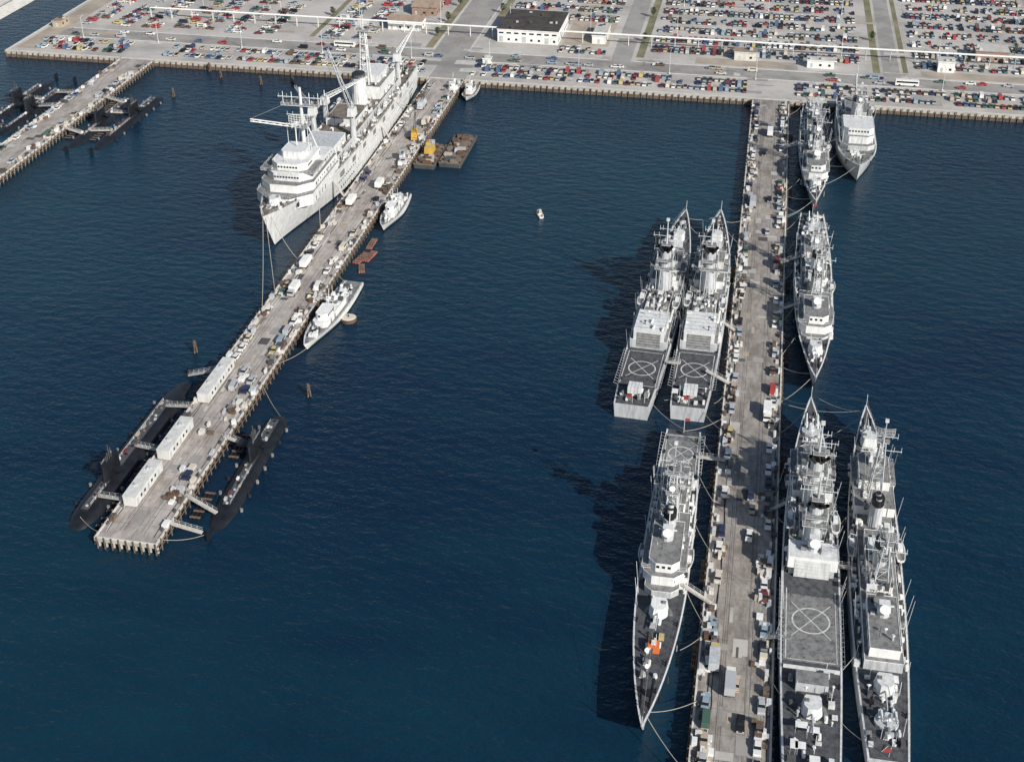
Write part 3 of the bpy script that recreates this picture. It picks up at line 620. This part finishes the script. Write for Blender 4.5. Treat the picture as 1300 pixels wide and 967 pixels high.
for a in((-169,-165,646,900),(-143,-139,705,900),(-60,-56,650,900),(57,60.5,648,900),(71.5,74,648,900),(157.5,161,648,1000),(-234,-231,652,840)): 
    sheet(g,*a,3.006,'grass')
sheet(g,-100,-76,664,720,3.006,'dirt'); sheet(g,-377,-366,606,700,3.006,'dirt'); sheet(g,-30,20,646,656,3.006,'dirt'); sheet(g,80,142,646,655,3.006,'dirt'); sheet(g,-3000,3000,1000,9000,3.02,'grass')
g.obj('verge')
R=random.Random(31); g=Bd()
for i in range(130):
    x=R.uniform(-365,300); y=R.choice([R.uniform(603,627),R.uniform(603,650),R.uniform(645,840)]); sheet(g,x,x+R.uniform(2,16),y,y+R.uniform(1,7),3.010+i*.0006,R.choice(['asphalt_worn','concrete','dirt','asphalt_worn','roof_light']))
g.obj('pavement_patches')
k=Bd()
for x0,x1,y0,y1 in((-366,-164.5,628.6,628.9),(-135.5,800,628.6,628.9),(-366,-164.5,643.1,643.4),(-144.5,-73,643.1,643.4),(-61,61,643.1,643.4),(71,145,643.1,643.4),(-164.3,-164,643.5,900),(-145.4,-145.1,643.5,900)): k.box(x0,x1,y0,y1,3,3.13,'concrete_light')
k.obj('kerb')
# ------------------------------------------------------------------ vehicles
def sedan(col,kind=0,lod=False):
    b=Bd(); L=4.8;W=1.8
    def body(x0,x1,z0,z1,w,m,tp=.08): b.box(x0,x1,-w/2,w/2,z0,z1,m,None,tp,.07)
    body(-L/2,L/2,.28,.62,W,col,-.0)
    if kind==2:
        b.box(-2.4,2.4,-.88,.88,.62,.95,col,None,.05,.03); b.box(-.5,.9,-.82,.82,.95,1.62,'glass_dark',col,.22,.12); b.box(-2.25,-.65,-.72,.72,.953,.99,'black_paint_and_shade')
    elif kind==1:
        b.box(-2.4,2.1,-.9,.9,.62,1.95,col,None,.12,.1); b.box(1.3,2.0,-.82,.82,1.25,1.8,'glass_dark',None,.05,.02); b.box(-1.8,1.2,-.93,.93,1.3,1.72,'glass_dark',None,.1,.06)
    else:
        b.box(-2.38,2.38,-.88,.88,.62,.92,col,None,.12,.06)
        b.box(-1.5,.95,-.80,.80,.92,1.36,'glass_dark',None,.42,.12); b.box(-1.06,.5,-.69,.69,1.355,1.42,col,None,.06,.05)
    if not lod:
        for x in(-1.45,1.45):
            for s in(-1,1): b.cyl((x,s*.72,.34),(x,s*.92,.34),.34,.34,10,'rubber')
        for s in(-1,1): b.cb(2.41,s*.62,.62,.06,.34,.16,'c_white'); b.cb(-2.41,s*.62,.62,.06,.36,.16,'c_red')
        b.box(2.4,2.5,-.85,.85,.36,.5,'c_silver'); b.box(-2.5,-2.4,-.85,.85,.36,.5,'c_silver')
    else:
        for x in(-1.45,1.45): b.box(x-.3,x+.3,-.91,.91,0,.5,'rubber')
    return b
cols=list(CARC); wts=[15,8,5,5,8,9,6,5,5,11,3,9,4]; wtp=[20,2,3,3,8,8,6,4,7,14,2,8,5]
CARM={}
def place_car(x,y,z,ang,col=None,kind=None):
    col=col or R.choices(cols,wtp)[0]; kind=R.choices([0,1,2],[7,1.6,1.6])[0] if kind is None else kind
    nm={0:'parked_car',1:'parked_van',2:'pickup_truck'}[kind]
    if (col,kind) not in CARM:
        o=sedan(col,kind).obj(nm); CARM[(col,kind)]=o.data
    else: o=bpy.data.objects.new(nm,CARM[(col,kind)]); sc.collection.objects.link(o)
    o.location=(x,y,z); o.rotation_euler=(0,0,ang+R.uniform(-.05,.05)); s=R.uniform(.93,1.06); o.scale=(s,1,s)
TM=[(sedan('c_white',k,True)) for k in(0,0,0,0,1,2)]
class Mass:
    def __init__(s): s.b=Bd()
    def car(s,x,y,z,ang):
        t=R.choice(TM); col=R.choices(cols,wts)[0]; ca,sa=math.cos(ang),math.sin(ang); k=R.uniform(.9,1.08)
        vs=[(x+(v[0]*ca-v[1]*sa)*k,y+(v[0]*sa+v[1]*ca)*k,z+v[2]) for v in t.v]
        ms=[col if t.k[m]=='c_white' else t.k[m] for m in t.m]
        s.b.add(vs,t.f,ms)
def lot(x0,x1,y0,y1,occ=.88,ns=False,skip=None):
    M=Mass(); L=Bd(); 
    if not ns:
        y=y0
        while y+10<y1:
            o=min(.97,max(.2,occ+R.uniform(-.28,.1)))
            for dy,a in((2.6,UP),(8.0,DN)):
                n=int((x1-x0)/2.75)
                for i in range(n):
                    x=x0+1.4+i*2.75; 
                    if i%2==0: L.add([(x-1.38,y+dy-2.4,3.10),(x-1.26,y+dy-2.4,3.10),(x-1.26,y+dy+2.4,3.10),(x-1.38,y+dy+2.4,3.10)],[(0,1,2,3)],'paint_line')
                    if R.random()<o: M.car(x+R.uniform(-.2,.2),y+dy+R.uniform(-.5,.5),3.005,(a if R.random()<.8 else -a)+R.uniform(-.04,.04))
            y+=17.0
    else:
        x=x0
        while x+10<x1:
            o=min(.97,max(.2,occ+R.uniform(-.28,.1)))
            for dx_,a in((2.6,0),(8,math.pi)):
                for i in range(int((y1-y0)/2.75)):
                    y=y0+1.4+i*2.75
                    if i%2==0: L.add([(x+dx_-2.4,y-1.38,3.10),(x+dx_+2.4,y-1.38,3.10),(x+dx_+2.4,y-1.26,3.10),(x+dx_-2.4,y-1.26,3.10)],[(0,1,2,3)],'paint_line')
                    if R.random()<o*(.6+.4*(math.sin(y*.05+x)>-.3)): M.car(x+dx_+R.uniform(-.5,.5),y+R.uniform(-.2,.2),3.005,a+R.uniform(-.04,.04))
            x+=17
    M.b.obj('parked_cars'); L.obj('parking_bay_lines')
R=random.Random(99)
YT=850
lot(-362,-300,650,YT,.85,True); lot(-298,-237,650,YT,.85,True); lot(-227,-198,650,YT,.85,True); lot(-196,-172,722,YT,.85)
lot(-136,-74,706,YT,.8)
lot(-53,54,660,YT,.9); lot(78,144,658,YT,.9); lot(164,330,650,YT,.85)
lot(-100,-75,650,662,.7)
M=Mass()
for y,a,o in((609.5,UP,.9),(622,DN,.86),(616.5,UP,.5)):
    x=-368
    while x<330:
        if not(-158<x<-136 or -2<x<19 or -318<x<-296) and R.random()<o: M.car(x,y+R.uniform(-.4,.4),3.005,a+R.uniform(-.05,.05))
        x+=2.8
for i in range(70):
    x=R.uniform(-360,300); M.car(x,R.choice([632.5,639.5]),3.01,R.choice([0,math.pi]))
M.b.obj('parked_cars')
# ------------------------------------------------------------------ piers
def pier(x0,x1,y0,y1,mat,name='pier'):
    e=empty(name,(0,0,0)); b=Bd()
    b.box(x0,x1,y0,y1,1.9,3.0,'concrete',mat); b.box(x0+1.6,x1-1.6,y0+1.6,y1,-1,1.88,'black_paint_and_shade')  # inset black block below the slab is painted shade behind the piles
    b.obj('deck',e)
    c=Bd()
    for x in(x0,x1-.45): c.box(x,x+.45,y0,y1-2,3.0,3.3,'concrete_light')
    c.box(x0+.46,x1-.46,y0,y0+.45,3,3.3,'concrete_light'); c.obj('curb',e)
    p=Bd(); y=y0+1
    while y<y1:
        for x,s in((x0,-1),(x1,1)):
            p.cyl((x-s*.7,y,-1),(x-s*.7,y,1.9),.32,.32,6,'concrete'); p.cyl((x+s*.35,y+1.2,-1),(x+s*.28,y+1.2,3.5+R.uniform(-.3,.3)),.22,.2,6,'timber')
        y+=3
    x=x0+.8
    while x<x1: p.cyl((x,y0+.7,-1),(x,y0+.7,1.9),.32,.32,6,'concrete'); p.cyl((x,y0-.3,-1),(x,y0-.3,3.5),.22,.2,6,'timber'); x+=2
    for x,s in((x0,-1),(x1,1)): p.box(min(x+s*.02,x+s*.18),max(x+s*.02,x+s*.18),y0,y1,2.2,2.6,'timber'); p.box(min(x+s*.02,x+s*.18),max(x+s*.02,x+s*.18),y0,y1,.9,1.2,'timber')
    p.obj('piles_and_fenders',e)
    f=Bd(); y=y0+6
    while y<y1-5:
        for x in(x0+1.0,x1-1.0):
            for d in(-.35,.35): f.cyl((x,y+d,3),(x,y+d,3.7),.2,.26,8,'steel_dark')
        for x in(x0+.9,x1-.9,x0+1.6,x1-1.6):
            if R.random()<.6: f.cb(x,y+R.uniform(2,8),3,R.uniform(.5,1.5),R.uniform(.6,2.6),R.uniform(.5,1.6),R.choice(['white_paint','haze_grey','concrete_light','steel_dark','timber','c_cream','haze_light']))
        y+=8
    f.obj('bollards_and_utility_boxes',e)
    h=Bd()
    for x in(x0+1.9,x1-1.9,x0+2.1):
        y=y0+3
        while y<y1-6: 
            q=x+R.uniform(-.35,.35); h.beam((x,y,3.08),(q,y+5,3.08),.09,R.choice(['black_paint_and_shade','rubber','haze_light'])); x=q; y+=5
    h.obj('pipes_and_cables',e)
    t=Bd()
    for k in(.30,.36,.64,.70): sheet(t,x0+(x1-x0)*k,x0+(x1-x0)*k+.12,y0+4,y1-1,3.006,'asphalt')
    for i in range(int((y1-y0)/6)):
        yy=R.uniform(y0+2,y1-8); xx=R.uniform(x0+1,x1-5); sheet(t,xx,xx+R.uniform(.6,4),yy,yy+R.uniform(1,6),3.010+i*.0008,R.choice(['asphalt_worn','asphalt_worn','concrete','asphalt','dirt','lot_paving']))
    t.obj('crane_rails_and_patches',e)
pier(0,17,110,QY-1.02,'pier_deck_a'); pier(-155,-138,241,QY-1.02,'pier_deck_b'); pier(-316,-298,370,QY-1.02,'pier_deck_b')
def trailer(x,y,l=10,w=3,h=3,rz=UP,mat='trailer_paint',name='office_trailer'):
    b=Bd(); b.box(-l/2,l/2,-w/2,w/2,.5,h+.5,mat,'roof_light'); b.box(-l/2-.1,l/2+.1,-w/2-.1,w/2+.1,h+.5,h+.65,'trailer_paint','trailer_paint')
    for i in range(int(l/2.2)):
        for s in(-1,1): b.cb(-l/2+1.2+i*2.2,s*(w/2+.01),1.6,.9,.06,.9,'glass_dark') if i%3 else b.cb(-l/2+1.2+i*2.2,s*(w/2+.01),.6,.9,.06,2,'haze_grey')
    for x_ in(-l*.3,l*.3): b.box(x_-.5,x_+.5,-w/2+.2,w/2-.2,0,.5,'rubber')
    for i in range(int(l/3)): b.cb(-l/2+2+i*3,0,h+.65,.06,w,.05,'haze_grey')
    b.cb(l*.25,0,h+.65,1.1,.9,.6,'haze_grey'); b.cb(-l*.2,.4,h+.65,.8,.8,.5,'haze_grey'); o=b.obj(name); o.location=(x,y,3); o.rotation_euler=(0,0,rz)
trailer(-151.6,316,21,3.4,3); trailer(-151.2,284.5,17,3.6,3); trailer(-151.2,263,17,3.6,3)
def truck(x,y,rz,col='c_white',cargo='white_paint'):
    b=Bd(); b.box(-4,1.6,-1.2,1.2,1,3.2,cargo,None,.02,.02); b.box(1.7,3.8,-1.1,1.1,.7,2.5,col,None,.2,.1); b.box(3.2,3.7,-1,1,1.6,2.3,'glass_dark'); b.box(-4,3.7,-.5,.5,.6,1,'steel_dark')
    for xx in(-3,-2,2.7):
        for s in(-1,1): b.cyl((xx,s*.8,.5),(xx,s*1.15,.5),.5,.5,10,'rubber')
    o=b.obj('box_truck'); o.location=(x,y,3.01); o.rotation_euler=(0,0,rz)
def mobile_crane(x,y,rz,el=.8,l=18,m='haze_grey'):
    b=Bd(); b.box(-4.5,4.5,-1.3,1.3,.7,1.5,m); b.box(3,4.6,-1.2,1.2,1.5,2.8,m,None,.1); b.cb(4.55,0,1.9,.1,1.8,.7,'glass_dark')
    for xx in(-3.5,-2.2,2,3.3):
        for s in(-1,1): b.cyl((xx,s*.9,.55),(xx,s*1.3,.55),.55,.55,10,'rubber')
    b.box(-3.6,.4,-1.3,1.3,1.6,3.6,m,None,.15); b.cyl((-1.5,0,1.5),(-1.5,0,1.62),1.2,1.2,12,'steel_dark')
    p=Vector((-.6,0,2.6)); t=p+Vector((math.cos(el)*l,0,math.sin(el)*l))
    for s in(-.5,.5): b.beam(p+Vector((0,s,0)),t+Vector((0,s*.4,0)),.12,'steel_dark'); b.beam(p+Vector((-.6,s,.6)),t+Vector((0,s*.4,.3)),.09,'steel_dark')
    for i in range(8): a=p.lerp(t,i/8);c=p.lerp(t,(i+1)/8); b.beam(a+Vector((0,.5,0)),c+Vector((0,-.4,0)),.06,'steel_dark',3)
    b.beam(t,t-Vector((0,0,3)),.05,'black_paint_and_shade',3); b.beam((-3,0,3.5),t,.04,'black_paint_and_shade',3)
    o=b.obj('mobile_crane'); o.location=(x,y,3.01); o.rotation_euler=(0,0,rz)
mobile_crane(-143,523,UP+.2,.45,12,'yellow_paint'); mobile_crane(-141.5,497,DN+.3,.5,11); mobile_crane(-149,560,UP,.4,12)
R=random.Random(5)
truck(-150,452,UP);truck(-143.5,470,UP,'c_tan');truck(-150.5,398,UP,'c_white');truck(-148,377,DN,'c_silver');truck(-142,540,UP,'c_white','c_cream')
truck(9,556,UP);truck(4,480,UP,'c_silver','c_silver');truck(13,330,DN);truck(3.6,226,UP,'c_yellow','haze_grey');truck(7.5,219,UP,'c_white','c_silver')
def crate_stack(x,y,n=5):
    b=Bd()
    for i in range(n): b.cb(R.uniform(-1.4,1.4),R.uniform(-2.8,2.8),0,R.uniform(.5,1.7),R.uniform(.5,2.2),R.uniform(.4,1.5),R.choice(['timber','white_paint','haze_grey','concrete_light','steel_dark','c_tan','deck_mid','rust','haze_light','c_cream']))
    o=b.obj('cargo_crates'); o.location=(x,y,3.0)
for i in range(60): crate_stack(R.choice([2.4,14.6,3,14])+R.uniform(-.4,.4),R.uniform(195,595),R.randint(3,8))
for i in range(36): crate_stack(R.choice([-152.3,-141,-140.6])+R.uniform(-.4,.4),R.uniform(330,595),R.randint(3,7))
for i in range(8): crate_stack(R.uniform(-145,-141),R.uniform(246,330),R.randint(3,6))
for i in range(14): crate_stack(R.choice([-313,-301]),R.uniform(450,595),R.randint(3,7))
for y in [190+i*5.9 for i in range(69)]:
    if R.random()<.55: place_car(2.7+R.uniform(-.3,.3),y+R.uniform(-1,1),3.02,UP)
    if R.random()<.60: place_car(14.3+R.uniform(-.3,.3),y+R.uniform(-1,1),3.02,DN)
    if R.random()<.12: place_car(8.5+R.uniform(-2,2),y,3.02,R.choice([UP,DN]))
for y in [332+i*6.2 for i in range(43)]:
    if R.random()<.35: place_car(-152+R.uniform(-.3,.3),y,3.02,UP)
    if R.random()<.42: place_car(-141.2+R.uniform(-.3,.3),y,3.02,DN)
for y in [440+i*6.2 for i in range(25)]:
    if R.random()<.4: place_car(-312.8,y,3.02,UP)
    if R.random()<.4: place_car(-301.4,y,3.02,DN)
for i in range(5): place_car(R.choice([-142,-146]),R.uniform(250,330),3.02,UP)
# gangways and mooring lines
def gangway(p,q,w=1.2):
    p=Vector(p);q=Vector(q);b=Bd();d=(q-p).normalized();s=Vector((-d.y,d.x,0)).normalized()*w/2
    b.add([tuple(v) for v in(p-s,q-s,q+s,p+s,p-s-Vector((0,0,.3)),q-s-Vector((0,0,.3)),q+s-Vector((0,0,.3)),p+s-Vector((0,0,.3)))],[(0,1,2,3),(7,6,5,4),(0,4,5,1),(1,5,6,2),(2,6,7,3),(3,7,4,0)],'concrete')
    for k in(-1,1):
        b.rail([tuple(p+s*k),tuple(q+s*k)],1.0,'haze_light',1.6,.035)
    b.obj('gangway')
for p,q in(((2,345,3.6),(-6,347,6.5)),((-14,350,6.4),(-18,350,6.4)),((2,378,3.6),(-5,380,7)),((2,305,3.6),(-6,303,5.2)),((2,245,3.6),(-6,248,6.2)),((15.4,285,3.6),(21,287,6.5)),((15.4,236,3.6),(20.5,234,6.2)),((29,262,6),(36,262,5.6)),((15.4,395,3.6),(22,397,6)),((15.4,430,3.6),(22,432,6)),((15.4,540,3.6),(22,541,6)),((33,545,5.6),(39,545,8)),
 ((-139,290,3.6),(-128.5,288,2.0)),((-139,262,3.6),(-128.8,258,2.0)),((-139,250,3.6),(-129.5,250,1.6)),((-153.8,303,3.6),(-163,304,2.2)),((-153.8,280,3.6),(-163,283,2.2)),((-153.8,257,3.6),(-163,259,2.2)),((-153.8,324,3.6),(-163.5,322,1.8)),
 ((-153.5,455,3.6),(-158.5,455,11)),((-153.5,520,3.6),(-158.5,520,11)),((-299,525,3.6),(-288,526,2.1)),((-299,505,3.6),(-289,503,2.1)),((-287,530,2.1),(-278,531,2.1)),((-287,507,2.1),(-278,509,2.1)),((-299,545,3.6),(-288,543,2.1)),((-315,530,3.6),(-326,531,2.1)),((-315,548,3.6),(-326,550,2.1)),((-327,540,2.1),(-337,541,2.1)),((-139.5,375,3.6),(-134,374,3)),((-139.5,455,3.6),(-134.5,456,2.8))): gangway(p,q)
rp=Bd()
def rope(p,q,sag=1.2,r=.08):
    p=Vector(p);q=Vector(q);n=8;l=None
    for i in range(n+1):
        t=i/n; v=p.lerp(q,t)-Vector((0,0,4*sag*t*(1-t)))
        if l is not None: rp.beam(l,v,r,'rope',4)
        l=v
def moor(cx,xp,yb,ys,zb,zs,side,B):
    s=side
    rope((cx,yb,zb),(xp,yb+(12 if yb<ys else -12)*-1,3.5)); rope((cx,yb,zb),(xp,yb+(10 if yb<ys else -10),3.5)); rope((cx,ys,zs),(xp,ys+(12 if ys<yb else -12)*-1,3.5)); rope((cx+s*B*.35,ys,zs),(xp,ys+(12 if ys<yb else -12),3.5))
    m=(yb+ys)/2
    for k in(-.3,-.12,.12,.3): y=m+(yb-ys)*k; rope((cx+s*B*.48,y,(zs+zb)/2-.8),(xp,y+R.choice([-9,9]),3.5),.5)
moor(-7.5,1,452,331,8.5,5,1,14); moor(-22,-10,452,330,8.5,5,1,14); moor(-10.2,1,203,315,8,5,1,12.4); moor(27.6,16,480,592,8,5,-1,12.4); moor(26.6,16,349,469,8,5,-1,13); moor(25,16,330,186,9,6,-1,14); moor(40.8,28,330,206,8,5,-1,13); moor(45,31,515,598,9,6,-1,16)
rope((-169,410,15.5),(-154,375,3.5),2,.12);rope((-170,410,15.5),(-154,362,3.5),2.5,.12);rope((-168,412,15),(-154,400,3.5),2,.12);rope((-161,590,11),(-154,597,3.5),1,.12);rope((-159,440,13),(-154,425,3.5),1,.12);rope((-158,545,11),(-154,560,3.5),1,.12)
rope((-131,344,3.3),(-139,330,3.5));rope((-132,389,2.3),(-139,395,3.5));rope((27,478,8),(16,470,3.5));rope((40.6,331,8),(16,338,3.5),2)
for y0,y1 in((250,243),(322,332)): rope((-163.6,y0,1.6),(-154,y1,3.5)); rope((-128,y0 if y0<300 else 306,1.3),(-139,y1 if y1<300 else 320,3.5))
rp.obj('mooring_lines')
# ------------------------------------------------------------------ land structures
def building(name,x0,x1,y0,y1,h,wall,roof,doors=True,gable=False):
    e=empty(name,((x0+x1)/2,(y0+y1)/2,3)); lx=(x1-x0)/2; ly=(y1-y0)/2
    b=Bd(); b.box(-lx,lx,-ly,ly,0,h,wall); b.obj('walls',e)
    r=Bd()
    if gable: r.add([(-lx-.5,-ly-.5,h+.01),(lx+.5,-ly-.5,h+.01),(lx+.5,ly+.5,h+.01),(-lx-.5,ly+.5,h+.01),(-lx-.5,0,h+ly*.35),(lx+.5,0,h+ly*.35)],[(0,1,5,4),(2,3,4,5),(1,2,5),(3,0,4),(3,2,1,0)],roof)
    else:
        r.box(-lx-.3,lx+.3,-ly-.3,ly+.3,h+.01,h+.5,wall,roof)
        for i in range(max(2,int(lx*ly/40))): r.cb(R.uniform(-lx*.85,lx*.85),R.uniform(-ly*.85,ly*.85),h+.5,R.uniform(.8,2),R.uniform(.8,2),R.uniform(.5,1.3),R.choice(['haze_grey','roof_light','steel_dark']))
    r.obj('roof',e)
    w=Bd(); n=max(1,int(2*lx/4))
    for i in range(n):
        x=-lx+2*lx*(i+.5)/n
        for s in(-1,1):
            if h>5: w.cb(x,s*(ly+.02),h-1.9,2.4,.1,.8,'glass_dark')
            w.cb(x,s*(ly+.02),.3 if i%3==0 else 1.1,2.2 if h>5 and i%3==0 else 1.2,.1,(3 if h>5 else 2.1) if i%3==0 else 1.1,'haze_grey' if i%3==0 else 'glass_dark')
    n=max(1,int(2*ly/4))
    for i in range(n):
        for s in(-1,1): w.cb(s*(lx+.02),-ly+2*ly*(i+.5)/n,1.2,.1,1.3,1.2,'glass_dark')
    w.obj('windows_and_doors',e)
building('warehouse',-134,-102,662,698,6.5,'white_paint','roof_dark')
building('pump_house',-11,0,655,662,4,'concrete_light','roof_tan'); building('storage_shed',88,96,655,663,5,'white_paint','roof_light'); building('office_building',108,124,676,688,5,'brick_wall','roof_light'); building('canteen_building',-196,-178,672,684,4.5,'white_paint','roof_tan',gable=True); building('storage_shed',-190,-176,700,716,4.5,'brick_wall','roof_tan',gable=True)
building('guard_booth',-134,-130,624.2,627.8,3,'white_paint','roof_light'); building('gatehouse',-85,-78,668,690,4,'white_paint','roof_light'); building('steam_plant_shed',-375,-370,642,651,3,'c_tan','roof_tan')
building('office_building',-100,-86,742,756,5,'brick_wall','roof_light'); building('storage_shed',25,38,650,656,3.6,'white_paint','roof_light')
def bus(x,y,rz):
    b=Bd(); b.box(-5.5,5.5,-1.25,1.25,.5,3.0,'white_paint',None,.1,.08); b.box(-5.0,5.0,-1.28,1.28,1.7,2.5,'glass_dark',None,.05,.04)
    for xx in(-3.5,3.5):
        for s in(-1,1): b.cyl((xx,s*.9,.5),(xx,s*1.28,.5),.5,.5,10,'rubber')
    o=b.obj('bus'); o.location=(x,y,3.01); o.rotation_euler=(0,0,rz)
bus(72,632,0); bus(-210,639,0)
sp=Bd()
for off in(0,.9): sp.cyl((-330,668+off,8.6),(400,668+off,8.6),.32,.32,8,'white_paint')
x=-330
while x<=400:
    sp.beam((x,668,3),(x,668,8.6),.18,'concrete_light'); sp.beam((x,669,3),(x,669,8.6),.18,'concrete_light'); sp.beam((x,667.4,8.2),(x,669.6,8.2),.15,'concrete_light'); x+=12
sp.obj('steam_pipe')
lm=None
for x in range(-350,330,44):
    for y in(627.6,690,745,800):
        if lm is None:
            b=Bd(); b.cyl((0,0,0),(0,0,11),.16,.09,8,'haze_light'); b.beam((0,0,10.9),(0,-2.2,11.3),.07,'haze_light'); b.beam((0,0,10.9),(0,2.2,11.3),.07,'haze_light'); b.cb(0,-2.4,11.2,.4,.9,.2,'haze_grey'); b.cb(0,2.4,11.2,.4,.9,.2,'haze_grey'); b.cyl((0,0,0),(0,0,.8),.4,.4,8,'concrete_light')
            o=b.obj('street_lamp'); lm=o.data
        else: o=bpy.data.objects.new('street_lamp',lm); sc.collection.objects.link(o)
        o.location=(x+R.uniform(-3,3),y,3)
def tree(x,y,h):
    b=Bd(); b.cyl((0,0,0),(0,.1,h*.5),.25,.12,7,'timber')
    for i in range(5): a=i*1.3; b.cyl((0,.05,h*.3+i*.2),(math.cos(a)*h*.25,math.sin(a)*h*.25,h*.65),.1,.04,5,'timber')
    for i in range(420):
        a=R.uniform(0,6.28);u=R.random()**.5; zz=R.uniform(-1,1); rr=u*h*.34*math.sqrt(max(.05,1-zz*zz))*(.8+.3*math.sin(3*a)); c=Vector((rr*math.cos(a),rr*math.sin(a),h*.66+zz*h*.32)); s=R.uniform(.2,.5)
        d=[Vector((R.uniform(-s,s),R.uniform(-s,s),R.uniform(-s,s))) for _ in range(3)]; b.add([tuple(c+k) for k in d],[(0,1,2)],'leaf')
    o=b.obj('tree'); o.location=(x,y,3)
for p in((-167,690,6),(-167,720,7),(-167,665,5),(-141,712,6),(-58,676,5),(-58,720,6),(58.5,700,5),(159,690,6),(-232.5,690,5),(-232.5,740,6),(104,670,5),(129,690,6)): tree(*p)
# ------------------------------------------------------------------ light and camera
src=Vector((.74,-.67,0)).normalized(); el=math.radians(31); S=Vector((src.x*math.cos(el),src.y*math.cos(el),math.sin(el)))
sd=bpy.data.lights.new('sun','SUN'); sd.energy=5.0; sd.angle=math.radians(.6); sd.color=(1,.955,.89)
so=bpy.data.objects.new('sun',sd); so.rotation_euler=S.to_track_quat('Z','Y').to_euler(); so.location=(0,0,400); sc.collection.objects.link(so)
wd=bpy.data.worlds.new('World'); sc.world=wd; wd.use_nodes=True; nt=wd.node_tree
sk=nt.nodes.new('ShaderNodeTexSky'); sk.sky_type='NISHITA'; sk.sun_disc=False; sk.sun_elevation=el; sk.sun_rotation=math.atan2(S.x,S.y)
nt.links.new(sk.outputs[0],nt.nodes['Background'].inputs[0]); nt.nodes['Background'].inputs[1].default_value=.09
cd=bpy.data.cameras.new('camera'); cam=bpy.data.objects.new('camera',cd); sc.collection.objects.link(cam)
cam.location=(0,0,217); cam.rotation_euler=(math.radians(90-30.6),0,math.radians(10.8)); cd.lens=1673/1300*36; cd.sensor_width=36; cd.shift_y=-43.5/1300; cd.clip_start=1; cd.clip_end=30000
sc.camera=cam
sc.view_settings.view_transform='Standard'; sc.view_settings.look='None'; sc.view_settings.exposure=0
